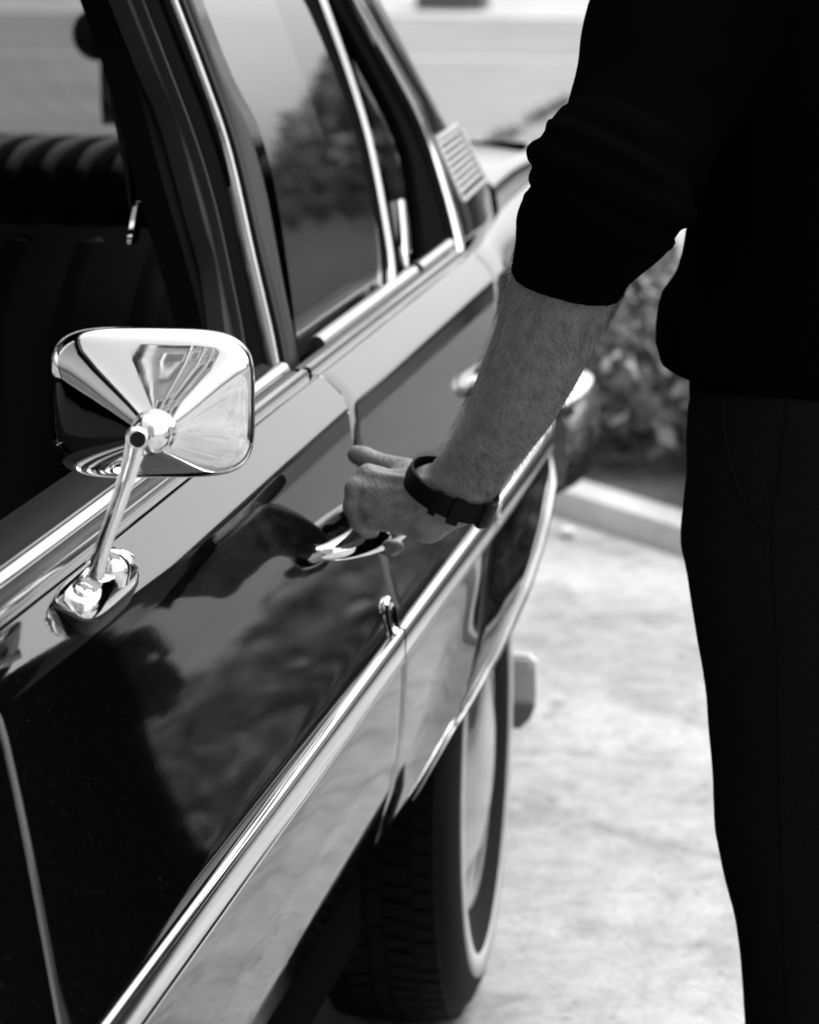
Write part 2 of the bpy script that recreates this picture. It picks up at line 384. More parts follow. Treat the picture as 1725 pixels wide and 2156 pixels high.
UP = [(-.125, .956), (-.116, .9595), (-.108, .9605), (-.102, .9585), (-.094, .9525), (-.086, .945), (-.078, .936), (-.073, .929), (-.0695, .9205), (-.066, .911), (-.061, .895), (-.047, .85), (-.030, .79), (-.016, .74), (-.011, .722), (-.009, .70), (-.009, .672)]
UPS = cr(UP, 5)
LOWP = np.array([(.30, -.16), (.39, -.085), (.405, -.072), (.425, -.062), (.50, -.036), (.58, -.019), (.65, -.0105), (.672, -.009)])
def plan(Y, z=.93):
    p = 0.0
    if Y > 3.9: p -= .135 * (1 - math.exp(-((Y - 3.9) / .36) ** 1.3)) * float(np.interp(z, [.6, .9], [1, .38]))
    if Y < 1.0: p -= .075 * (1.0 - Y) ** 2
    return p
def zb(Y):     # lower edge of the body side
    ys = [-1, .36, .42, .5, .62, .8, .98, 1.1, 1.18, 1.24, 2.9, 3.0, 3.1, 3.2, 3.34, 3.6, 3.81, 3.95, 4.01, 4.06, 4.12, 6]
    zs = [.42, .42, .5, .58, .63, .645, .63, .58, .5, .41, .41, .418, .445, .49, .525, .555, .6, .645, .655, .6, .44, .42]
    return float(np.interp(Y, ys, zs))
def flare(Y, z):
    a = np.clip((Y - 2.93 - (z - .45) * .75) / .42, 0, 1); a = a * a * (3 - 2 * a); b = np.clip((.68 - z) / .16, 0, 1)
    return .031 * a * b * b * (3 - 2 * b)
def side_col(Y0, edge_in=0.0):
    """one column of the body side at station(s) Y0(z)"""
    out = []
    for x, z in UPS:
        Y = Y0(z) if callable(Y0) else Y0; out.append((x + plan(Y, z) - edge_in, Y, z))
    b = .5
    for _ in range(8): b = .5 * b + .5 * zb(Y0(b) if callable(Y0) else Y0)
    for k in range(1, 15):
        z = .672 + (b - .672) * k / 14; Y = Y0(z) if callable(Y0) else Y0
        out.append((np.interp(z, LOWP[:, 0], LOWP[:, 1]) + plan(Y, z) + flare(Y, z) - edge_in, Y, z))
    x, Y, z = out[-1]
    for dx, dz in ((.004, .004), (.012, .006), (.04, .004), (.12, -.02 if b < .43 else .03)): out.append((x - dx, Y, z - dz))
    return out
def lerp(f, g, t): return lambda z: (f(z) if callable(f) else f) * (1 - t) + (g(z) if callable(g) else g) * t
def off(f, d): return lambda z: (f(z) if callable(f) else f) + d
FD = lambda z: float(np.interp(z, [.4, .7, .9, .95], [1.72, 1.70, 1.762, 1.775]))
RD = lambda z: float(np.interp(z, [.41, .49, .62, .727, .8, .9, .94], [2.96, 2.90, 2.86, 2.82, 2.825, 2.85, 2.895]))
RE = lambda z: float(np.interp(z, [.42, .49, .6, .7, .8, .9, .94], [3.12, 3.2, 3.31, 3.43, 3.58, 3.76, 3.82]))
G = .0022
def panel(name, a, b, n, rec=.02):
    a, b = off(a, G), off(b, -G); cols = [side_col(a, .03), side_col(a, .0034), side_col(off(a, .0008), .0022), side_col(off(a, .002), .0017), side_col(off(a, .0045), .0013 if rec > .01 else .0003), side_col(off(a, rec), .0003), side_col(off(a, rec + .004), 0)]
    cols += [side_col(lerp(off(a, rec + .004), off(b, -.008), k / n)) for k in range(1, n)]
    cols += [side_col(off(b, -.008), 0), side_col(off(b, -.0045), 0), side_col(off(b, -.002), 0), side_col(off(b, -.0008), .0006), side_col(b, .003), side_col(b, .03)]
    V, F = grid(cols); mesh(name, mir(V), F, M['paint'], CAR, True, 50)
    return mesh(name, V, F, M['paint'], CAR, True, 50)
fender = panel('front_fender', -.05, FD, 60)
fdoor = panel('front_door', FD, RD, 44, .006); fdoor['label'] = 'black front door with chrome mirror and handle'
rdoor = panel('rear_door', RD, RE, 44)
quarter = panel('quarter_panel', RE, 4.93, 90)
# black liner just behind the panel gaps
V, F = grid([[(x - .05 + plan(y), y, z) for x, z in ((-.09, .92), (-.07, .89), (-.03, .72), (-.03, .6))] for y in np.linspace(.1, 3.9, 30)])
part('gap_liner', V, F, M['rubber'], CAR, both=True)

# mouldings along the flanks
MP = [(0, .7125), (.0035, .7123), (.0058, .7108), (.0063, .7092), (.0057, .7078), (.0054, .7068), (.0062, .7055), (.0048, .681), (.0042, .6797), (.0052, .6785), (.0054, .6762), (.004, .674), (0, .673)]
def moulding(a, b, own):
    f = lambda z: a(z) if callable(a) else a
    rings = []; n = 60
    for k in range(n + 1):
        t = k / n; row = []
        for x, z in MP:
            y0 = a(z) if callable(a) else a; y1 = b(z) if callable(b) else b; Y = (y0 + .0035) * (1 - t) + (y1 - .0035) * t
            row.append((-.0095 + x + plan(Y, z) + flare(Y, z), Y, z + .022 * max(0, (Y - 3.5)) ** 1.3))
        rings.append(row)
    V, F = loft(rings, True, False); F += [tuple(range(len(MP))), tuple(range(len(V) - len(MP), len(V)))]
    mesh('side_moulding', V, F, M['mould'], own, True, 40)
moulding(-.0, FD, fender); moulding(FD, RD, fdoor); moulding(RD, RE, rdoor); moulding(RE, 4.9, quarter)
# bright lip of the rear wheel opening
lip = [(np.interp(zb(y), LOWP[:, 0], LOWP[:, 1]) + plan(y, zb(y)) + flare(y, zb(y)) + .003, y, zb(y)) for y in np.linspace(3.08, 4.09, 60)]
lr = []
for i, q in enumerate(lip):
    g_ = min(1, .05 + i / 26) * min(1, .3 + (59 - i) / 5); t = nrm(np.array(lip[min(i + 1, 59)]) - np.array(lip[max(i - 1, 0)])); s_ = nrm(np.array([1, 0, 0]) - t * t[0]); u_ = np.cross(s_, t); u_ = u_ if u_[2] > 0 else -u_
    lr.append([np.array(q) + (s_ * a + u_ * b) * g_ * .58 for a, b in ((-.012, -.006), (.001, -.0085), (.0062, -.005), (.0066, .002), (.0035, .007), (-.004, .008))])
mesh('wheel_arch_trim', *loft(lr), M['steel'], quarter, True, 50)

# ---- upper body: tilted plane of the side windows
def ghx(z): return -.137 - .30 * (z - .94)
def gh(x, y, o=0.0):
    d = ray(x, y); # X = -.137-.3*(Z-.94)+o
    t = (-.137 - .3 * (CAM[2] - .94) + o - CAM[0]) / (d[0] + .3 * d[2]); return CAM + d * t
def up_(Lp):
    if Lp[0][1] > -30: return Lp
    (x0, y0), (x1, y1) = Lp[0], Lp[1]; return [(x0 + (x0 - x1) * 2.2, y0 + (y0 - y1) * 2.2)] + list(Lp)
def strip(Lp, Rp, o, thick, n=14, bulge=0.0):
    a = cr(up_(Lp), 6); b = cr(up_(Rp), 6); m = min(len(a), len(b)); outer = []
    ia = np.linspace(0, len(a) - 1, 40); pick = lambda A, t: np.array([np.interp(t, range(len(A)), A[:, k]) for k in (0, 1)])
    nv = nrm([1, 0, .3]); rings = []
    for t in np.linspace(0, 1, 40):
        p = gh(*pick(a, t * (len(a) - 1)), o); q = gh(*pick(b, t * (len(b) - 1)), o); e = (q - p)
        rings.append([p - nv * thick, p - nv * .0015, p + e * .06, p + e * .5 + nv * bulge, q - e * .06, q - nv * .0015, q - nv * thick])
    return loft(rings)
def px_part(name, L, R, o, th, m, parent=CAR, bulge=0.0, both=True):
    V, F = strip(L, R, o, th, bulge=bulge); ob = mesh(name, V, F, m, parent, True, 40)
    if both: mesh(name, mir(V), F, m, parent, True, 40)
    return ob
# front door's rear window frame
L1 = [(160, -60), (180, 0), (240, 180), (290, 370), (345, 560), (380, 700), (400, 830)]
L2 = [(262, -60), (285, 0), (345, 150), (390, 260), (447, 470), (472, 560), (490, 690), (505, 800)]
L3 = [(278, -60), (302, 0), (352, 130), (412, 290), (457, 440), (492, 600), (512, 700), (528, 815)]
L4 = [(322, -60), (345, 0), (392, 120), (450, 270), (500, 440), (540, 610), (560, 700), (580, 825)]
L5 = [(350, -60), (372, 0), (425, 140), (484, 310), (535, 530), (575, 700), (598, 822)]
L6 = [(385, -60), (408, 0), (470, 165), (520, 260), (562, 400), (603, 620), (638, 790), (642, 800)]
sh = lambda Lx, d: [(x + d, y) for x, y in Lx]
px_part('door_frame', sh(L1, 52), sh(L2, -6), -.05, .03, M['matte'], fdoor)
px_part('door_frame_face', sh(L2, -14), sh(L3, -4), -.028, .02, M['satin'], fdoor, .0006)
px_part('frame_trim', sh(L3, -3), sh(L3, 1), -.018, .02, M['satin'], fdoor, .001)
px_part('pillar', sh(L3, 6), sh(L4, 4), -.022, .06, M['matte'], CAR)
px_part('weather_strip', sh(L4, 2), sh(L5, -5), -.016, .03, M['matte'], rdoor, .002)
px_part('frame_trim', sh(L5, -4), sh(L5, 2), -.010, .02, M['steel'], rdoor, .0015)
px_part('window_seal', sh(L5, 4), sh(L5, 13), -.013, .03, M['matte'], rdoor, .002)
px_part('window_frame', sh(L5, 13), sh(L5, 19), -.012, .03, M['satin'], rdoor, .001)
px_part('window_seal', sh(L5, 22), L6, -.014, .03, M['rubber'], rdoor, .002)
# rear door's glass, divider bar and vent pane
D0 = [(612, -60), (632, 0), (722, 250), (790, 480), (815, 600), (822, 640)]
D1 = [(655, -60), (676, 0), (766, 260), (815, 500), (826, 600), (829, 642)]
D2 = [(668, -60), (690, 0), (777, 260), (826, 500), (836, 600), (839, 642)]
def sheetgh(name, L, R, o, m, parent, bul=.012):
    a = cr(up_(L), 6); b = cr(up_(R), 6); P_ = []
    for t in np.linspace(0, 1, 24):
        pa = [np.interp(t * (len(a) - 1), range(len(a)), a[:, k]) for k in (0, 1)]; pb = [np.interp(t * (len(b) - 1), range(len(b)), b[:, k]) for k in (0, 1)]
        p, q = gh(*pa, o), gh(*pb, o); P_.append([p + (q - p) * u + np.array([bul * (1 - (2 * t - 1) ** 2), 0, 0]) for u in np.linspace(0, 1, 14)])
    P_ = np.array(P_); V1, F1 = grid(P_); V2, F2 = grid(P_ - np.array([.004, 0, 0]))
    V = list(map(tuple, V1)) + list(map(tuple, V2)); F = F1 + [tuple(i + len(V1) for i in f) for f in F2]
    # single skin keeps the reflection single
    mesh(name, V1, F1, m, parent, True); mesh(name, mir(V1), F1, m, parent, True)
sheetgh('window_pane', [(395, -60), (408, 0), (470, 165), (520, 260), (562, 400), (603, 620), (638, 830)], sh(D0[:-1] + [(822, 660)], 6), -.022, M['glass'], rdoor)
px_part('divider_bar', D0, D1, -.012, .03, M['matte'], rdoor, .003)
px_part('divider_trim', D1, D2, -.005, .02, M['steel'], rdoor, .003)
V0 = [(745, -60), (700, 0), (790, 260), (838, 500), (848, 600), (850, 640)]
C0 = [(690, -60), (725, 0), (820, 170), (880, 300), (905, 420), (918, 520), (925, 600)]
C1 = [(720, -60), (748, 0), (842, 170), (893, 270), (933, 390), (957, 480), (967, 534)]
C2 = [(738, -60), (765, 0), (856, 170), (905, 264), (946, 385), (974, 480), (979, 534)]
sheetgh('vent_pane', sh(D2, 2), C0, -.026, M['glass'], rdoor, .004)
px_part('vent_frame', sh(C0, -22), sh(C1, 3), -.012, .04, M['matte'], rdoor, .002)
px_part('drip_moulding', C1, C2, .004, .02, M['chrome'], CAR, .004)
px_part('vent_trim', [(843, 420), (850, 500), (854, 560)], [(855, 420), (862, 500), (858, 562)], -.012, .01, M['steel'], rdoor, .002)
# C-pillar with the air vent
R0 = [(772, -60), (800, 0), (868, 130), (935, 255), (1022, 378), (1040, 450), (1062, 540), (1075, 575)]
Cq = [(735, -60), (762, 0), (856, 170), (905, 264), (944, 380), (972, 480), (982, 560), (985, 610)]
px_part('rear_pillar', Cq, R0, -.004, .05, M['paint'], CAR, .006)
def vent():
    TL, TR, BR, BL = map(np.array, ((913., 292.), (964., 258.), (1024., 378.), (973., 428.)))
    fr = MB(); nv = nrm([1, 0, .3])
    def q(u, v): return TL * (1 - u) * (1 - v) + TR * u * (1 - v) + BR * u * v + BL * (1 - u) * v
    g = lambda u, v, o=.0035: gh(*q(u, v), o)
    base = mesh('air_vent', [g(.02, .02, .0025), g(.98, .02, .0025), g(.98, .98, .0025), g(.02, .98, .0025)], [(0, 1, 2, 3)], M['black0'], CAR, False)  # black sheet painted in for the shade between the slats
    base['label'] = 'louvred air vent on the rear pillar'
    for u0, v0, u1, v1 in ((0, 0, 1, .06), (0, .95, 1, 1), (0, 0, .06, 1), (.94, 0, 1, 1)):
        c = [g(u0, v0), g(u1, v0), g(u1, v1), g(u0, v1)]; mesh('vent_frame', *loft([[p - nv * .004 for p in c], [p + nv * .003 for p in c]]), M['ventg'], base, False)
    for k in range(8):
        v = .10 + k * .104; c = [g(.07, v), g(.93, v), g(.93, v + .040), g(.07, v + .040)]
        mesh('slat', *loft([[p - nv * .002 for p in c], [c[0] + nv * .001, c[1] + nv * .001, c[2] + nv * .0022, c[3] + nv * .0022]]), M['ventg'], base, False)
vent()
# sill strips below the glass
def sill(a, b, prof, name, m, own, dx=0.0):
    ys = np.linspace(a, b, 24); mesh(name, *sweep([(plan(y) * .5 + dx, y, 0) for y in ys], [(x, z) for x, z in prof], (1, 0, 0)), m, own, True, 45)
SP1 = [(-.124, .952), (-.1165, .955), (-.116, .963), (-.1185, .9675), (-.123, .9685), (-.1265, .966), (-.127, .954)]
SP2 = [(-.127, .952), (-.1275, .964), (-.130, .966), (-.135, .966), (-.137, .952)]
SP3 = [(-.136, .952), (-.136, .968), (-.1395, .9735), (-.146, .9755), (-.151, .973), (-.152, .952)]
for own, a, b in ((fender, 1.35, 1.755), (fdoor, 1.775, 2.885), (rdoor, 2.9, 3.80)):
    sill(a, b, SP1, 'sill_trim', M['steel'], own); sill(a, b, SP2, 'sill_seal', M['rubber'], own)
sill(1.775, 2.885, SP3, 'door_top', M['steel'], fdoor)
sill(1.775, 2.89, [(-.152, .90), (-.152, .962), (-.16, .970), (-.175, .973), (-.215, .962), (-.25, .93), (-.25, .45), (-.2, .45)], 'inner_panel', M['interior'], fdoor)
sill(3.05, 3.60, SP3, 'window_base', M['steel'], rdoor); sill(3.63, 3.86, SP3, 'window_base', M['steel'], rdoor)
sill(2.9, 3.9, [(-.16, .90), (-.16, .945), (-.24, .945), (-.25, .45), (-.2, .45)], 'inner_panel', M['interior'], rdoor)

# roof, windscreen, rear window, bonnet, boot lid
rp = []
for y in np.linspace(2.0, 3.86, 16):
    e = 1 - ((y - 2.95) / 1.1) ** 2 * .35; row = []
    for u in np.linspace(0, 1, 17):
        x = -.285 + (2 * XC + .57) * u; cx_ = 1 - (2 * u - 1) ** 4; row.append((x, y, 1.452 + .055 * e * cx_ ** .8))
    rp.append(row)
part('roof', *grid(rp), M['paint'])
V, F = sweep([(-.285, y, 1.452) for y in np.linspace(1.95, 3.95, 12)], [(-.03, -.03), (.004, -.03), (.012, -.012), (.012, 0), (.004, .012), (-.02, .016)], (1, 0, .2)); part('roof_rail', V, F, M['rubber'], CAR, both=True)
pr = [gh(*q, -.012) for q in up_(R0)[:7]]
rw = [[np.array(p) * (1 - u) + np.array(mir([p])[0]) * u + np.array([0, .10 * (1 - (2 * u - 1) ** 2), .02 * (1 - (2 * u - 1) ** 2)]) for u in np.linspace(0, 1, 15)] for p in pr]
part('rear_window', *grid(rw), M['glassr'])
ws = []
for t in np.linspace(0, 1, 8):
    a = np.array([-.155, 1.22, .975]) * (1 - t) + np.array([-.285, 1.97, 1.455]) * t; b = np.array(mir([a])[0]); ws.append([a * (1 - u) + b * u + np.array([0, -.12 * (1 - (2 * u - 1) ** 2), .01]) for u in np.linspace(0, 1, 15)])
part('windscreen', *grid(ws), M['glassr'])
V, F = tube(cr([(-.15, 1.2, .955), (-.205, 1.58, 1.18), (-.285, 1.98, 1.455)], 6), .032, 8); part('front_pillar', V, F, M['paint'], CAR, both=True)
hp = [[((-.125 + plan(y)) * (1 - u) + (2 * XC + .125 - plan(y)) * u, y, .9555 + .03 * (1 - (2 * u - 1) ** 4) - .0 - .06 * max(0, .3 - y) ** 1.5) for u in np.linspace(0, 1, 19)] for y in np.linspace(-.05, 1.24, 14)]
part('bonnet', *grid(hp), M['paint'])
tp = []
for y in np.linspace(4.1, 4.93, 12):
    p = plan(y); tp.append([((-.155 + p * .8) * (1 - u) + (2 * XC + .155 - p * .8) * u, y, 1.004 + .012 * (1 - (2 * u - 1) ** 6) - .05 * max(0, y - 4.5) ** 1.5) for u in np.linspace(0, 1, 19)])
part('boot_lid', *grid(tp), M['paint'])
V, F = grid([[(x + plan(y) * (1 - .2 * t), y, z0_ - t * .05 * max(0, y - 4.5) ** 1.5) for x, z0_, t in ((-.116, .955, 0), (-.117, .963, .2), (-.121, .975, .5), (-.127, .989, .8), (-.136, .999, 1), (-.147, 1.003, 1), (-.157, 1.004, 1))] for y in np.linspace(4.32, 4.93, 24)])
part('quarter_shoulder', V, F, M['paint'], CAR, both=True, sharp=60)
# rear shelf between glass and boot
MB().box((XC, 4.28, .925), (.70, .2, .008)).build('parcel_shelf', M['seat'], CAR)
# tail and nose closing panels, bumpers
for nm, y, s in (('tail_panel', 4.925, 1), ('nose_panel', -.04, -1)):
    V, F = grid([[((x + plan(y, z)) * (1 - u) + (2 * XC - x - plan(y, z)) * u, y + s * .02 * (1 - (2 * u - 1) ** 2), z) for u in np.linspace(0, 1, 9)] for x, z in ((-.155, 1.0), (-.12, .955), (-.07, .92), (-.03, .75), (-.03, .6), (-.07, .42))]); part(nm, V, F, M['paint'])
def bumper(s, y0, z0):
    pth = []
    for a in np.linspace(0, 1, 30):
        u = a * 2 - 1; x = XC + (.9 - .075) * np.sign(u) * min(1, abs(u) * 1.12) ** .95; yy = y0 + s * (.17 - .2 * max(0, abs(u) - .72) ** 1.4 * 5.2); pth.append((x, yy, z0))
    prof = [(-.02, -.075), (.02, -.085), (.045, -.06), (.05, -.01), (.045, .03), (.025, .062), (-.02, .068)]
    P_ = np.array(pth); rings = []
    for i in range(len(P_)):
        t = nrm(P_[min(i + 1, 29)] - P_[max(i - 1, 0)]); o = np.array([t[1], -t[0], 0]); o = o if o[1] * s > 0 or abs(o[1]) < .02 else -o
        if i < 3 and o[0] < 0: o = -o if P_[i][0] > XC else o
        rings.append([P_[i] + o * a + np.array([0, 0, b]) for a, b in prof])
    return loft(rings)
def bumper2(s, y0, z0, name):
    """closed wrap-round bar in plan: near end, corner, centre, corner, far end"""
    half = [(-.12, y0 - s * .24), (-.103, y0 - s * .16), (-.098, y0 - s * .03), (-.118, y0 + s * .08), (-.19, y0 + s * .14), (-.5, y0 + s * .17), (XC, y0 + s * .18)]
    pts = cr(half + [(2 * XC - x, y) for x, y in half[-2::-1]], 5)
    prof = [(-.03, -.085), (-.005, -.105), (.022, -.085), (.030, -.03), (.028, .03), (.016, .06), (-.005, .072), (-.03, .066)]
    rings = []
    for i in range(len(pts)):
        t = nrm(pts[min(i + 1, len(pts) - 1)] - pts[max(i - 1, 0)]); o = np.array([t[1], -t[0]]) * s
        if o @ (pts[i] - np.array([XC, y0 - s * .6])) < 0: o = -o
        rings.append([(pts[i][0] + o[0] * a, pts[i][1] + o[1] * a, z0 + b) for a, b in prof])
    V, F = loft(rings); return part(name, V, F, M['chrome'])
bumper2(1, 4.93, .53, 'rear_bumper'); bumper2(-1, -.05, .50, 'front_bumper')
for sx in (0, 1):
    c = (-.20, 4.955, .78) if not sx else (2 * XC + .20, 4.955, .78)
    o = MB().box(c, (.09, .02, .055)).build('tail_lamp', M['lamp'], CAR)
    c = (-.25, -.075, .72) if not sx else (2 * XC + .25, -.075, .72)
    part('headlamp', *lathe(c, (0, -1, 0), [(.0, .03), (.05, .027), (.085, .012), (.092, 0), (.10, -.01), (.105, -.02)], 28), M['chrome'])
MB().box((XC, -.07, .68), (.42, .015, .12)).build('grille', M['chrome'], CAR)
# underside, wheel wells, rockers
MB().box((XC, 2.4, .36), (.60, 2.35, .06)).box((XC, 2.2, .31), (.78, .95, .07)).box((XC, 4.55, .42), (.68, .32, .1)).build('underbody', M['under'], CAR)
for x in (-.30, 2 * XC + .30): [MB().box((x, yw, .62), (.02, .5, .30)).build('wheel_well', M['under'], CAR) for yw in (3.55, .8)]

# wheels
def wheel(c, s, toe=0.0):
    ax = np.array([s * math.cos(toe), math.sin(toe), 0.0]); pe = np.array([-ax[1], ax[0], 0.0]); c = np.array(c, float)
    root = mesh('wheel', *lathe(c, ax, [(.02, -.19), (.18, -.19), (.2, -.15), (.2, -.06)], 40), M['under'], CAR)
    prof = [(.20, -.185), (.235, -.195), (.285, -.197), (.315, -.188), (.333, -.172), (.34, -.15), (.342, -.098), (.34, -.046), (.333, -.024), (.318, -.010), (.30, -.002), (.285, 0)]
    prof2 = [(.252, -.0005), (.24, -.004), (.222, -.011), (.205, -.020), (.195, -.032), (.19, -.05)]
    mesh('tyre', *lathe(c, ax, prof + prof2, 96), M['tyre'], root, True, 50)
    mesh('whitewall', *lathe(c, ax, [(.285, .0005), (.284, .0022), (.256, .0016), (.255, -.001)], 96), M['white'], root, True)
    mesh('hubcap', *lathe(c, ax, [(.20, -.034), (.203, -.020), (.198, -.015), (.188, -.018), (.178, -.026), (.15, -.02), (.12, -.006), (.07, .002), (.03, .004), (.0, .0045)], 72), M['steel'], root, True)
    # tread: ribs of separate blocks, proud of the carcass
    mb = MB(); ribs = [(-.172, -.146), (-.140, -.112), (-.106, -.090), (-.084, -.056), (-.05, -.024)]; r = random.Random(2)
    for k, (a, b) in enumerate(ribs):
        N = 84
        for i in range(N):
            th = 2 * math.pi * (i + .5 * (k % 2) + r.uniform(-.05, .05)) / N; w = math.pi / N * (.78 if k != 2 else .95) * (1 + .18 * math.sin(i * 2.1)); sk = .016 * (-1 if k < 2 else 1) * (0 if k == 2 else 1)
            V = []
            for r_ in (.338, .3465 if 0 < k < 4 else .3435):
                for x, t in ((a, th - w), (b, th - w + sk), (b, th + w + sk), (a, th + w)):
                    rr = r_ - (.004 if ((k == 0 and x == a) or (k == 4 and x == b)) else 0)
                    V.append(c + ax * x + pe * (rr * math.cos(t)) + np.array([0, 0, rr * math.sin(t)]))
            mb.add(V, [(4, 5, 6, 7), (0, 1, 5, 4), (1, 2, 6, 5), (2, 3, 7, 6), (3, 0, 4, 7)])
    t = mb.build('tread', M['tyre'], root); t['kind'] = 'stuff'
    return root
wheel((-.036, 3.55, .345), 1, math.radians(2.8)); wheel((-.05, .8, .345), 1)
for y in (3.55, .8): wheel((2 * XC + .05, y, .345), -1)
# mud flap behind the rear wheel
for s_ in (0, 1):
    def flap(name, prof_, y0_, y1_, m, own):
        V, F = loft([[(x, y0_, z) for x, z in prof_], [(x, y1_, z) for x, z in prof_]]); return mesh(name, mir(V) if s_ else V, F, m, own, False)
    fl_ = flap('mud_flap', [(-.30, .345), (-.055, .345), (-.045, .335), (-.044, .285), (-.052, .25), (-.066, .236), (-.28, .236)], 4.03, 4.043, M['flap'], CAR)
    flap('flap_edge', [(-.29, .272), (-.0445, .272), (-.0525, .249), (-.067, .2345), (-.28, .2345)], 4.025, 4.048, M['shirt'], fl_)
    flap('flap_strip', [(-.29, .340), (-.052, .340), (-.052, .325), (-.29, .325)], 4.024, 4.03, M['flap'], fl_)

# door handle, lock, rear handle
def handle(y0, z0, own, L=.25):
    x = lambda z: float(np.interp(z, [u[1] for u in UP[::-1]], [u[0] for u in UP[::-1]]))
    xs = x(z0)
    pts_ = cr([(xs - .006, y0 - .012, z0 - .004), (xs + .012, y0 - .002, z0 - .002), (xs + .032, y0 + .03, z0), (xs + .045, y0 + .075, z0 + .001), (xs + .047, y0 + L * .55, z0 + .001), (xs + .042, y0 + L - .05, z0), (xs + .022, y0 + L - .012, z0), (xs - .004, y0 + L + .01, z0)], 6)
    rad = np.interp(np.linspace(0, 1, len(pts_)), [0, .1, .22, .36, .6, .75, .9, 1], [.42, .55, .78, .98, 1.08, 1.0, .8, .6])
    sec = cr([(-.015, .009), (-.009, .0125), (.001, .0128), (.009, .0088), (.0128, .002), (.013, -.006), (.009, -.012), (0, -.0145), (-.01, -.012), (-.015, -.002), (-.015, .009)], 4)[:-1]; rg_ = []
    for k in range(len(pts_)):
        t = nrm(pts_[min(k + 1, len(pts_) - 1)] - pts_[max(k - 1, 0)]); o_ = nrm(np.cross(t, [0, 0, 1.0])); o_ = o_ if o_[0] > 0 else -o_; g_ = 1.12 * rad[k]; rg_.append([pts_[k] + o_ * a * g_ + np.array([0, 0, b * g_]) for a, b in sec])
    root = mesh('door_handle', *loft(rg_), M['chrome'], own, True, 60)
    mesh('handle_collar', *lathe((pts_[12] + pts_[13]) / 2, pts_[13] - pts_[12], [(.0095, -.002), (.0112, -.0012), (.0112, .0012), (.0095, .002)], 20), M['rubber'], own, True)
    return root
handle(2.635, .842, fdoor, .20); handle(3.57, .842, rdoor, .12)
mesh('lock_cylinder', *lathe((-.0135, 2.80, .729), (1, 0, .2), [(.0235, -.008), (.0235, .0015), (.021, .004), (.0165, .004), (.0135, .001), (.006, .0005), (0, .0005)], 28), M['chrome'], fdoor, True, 40)

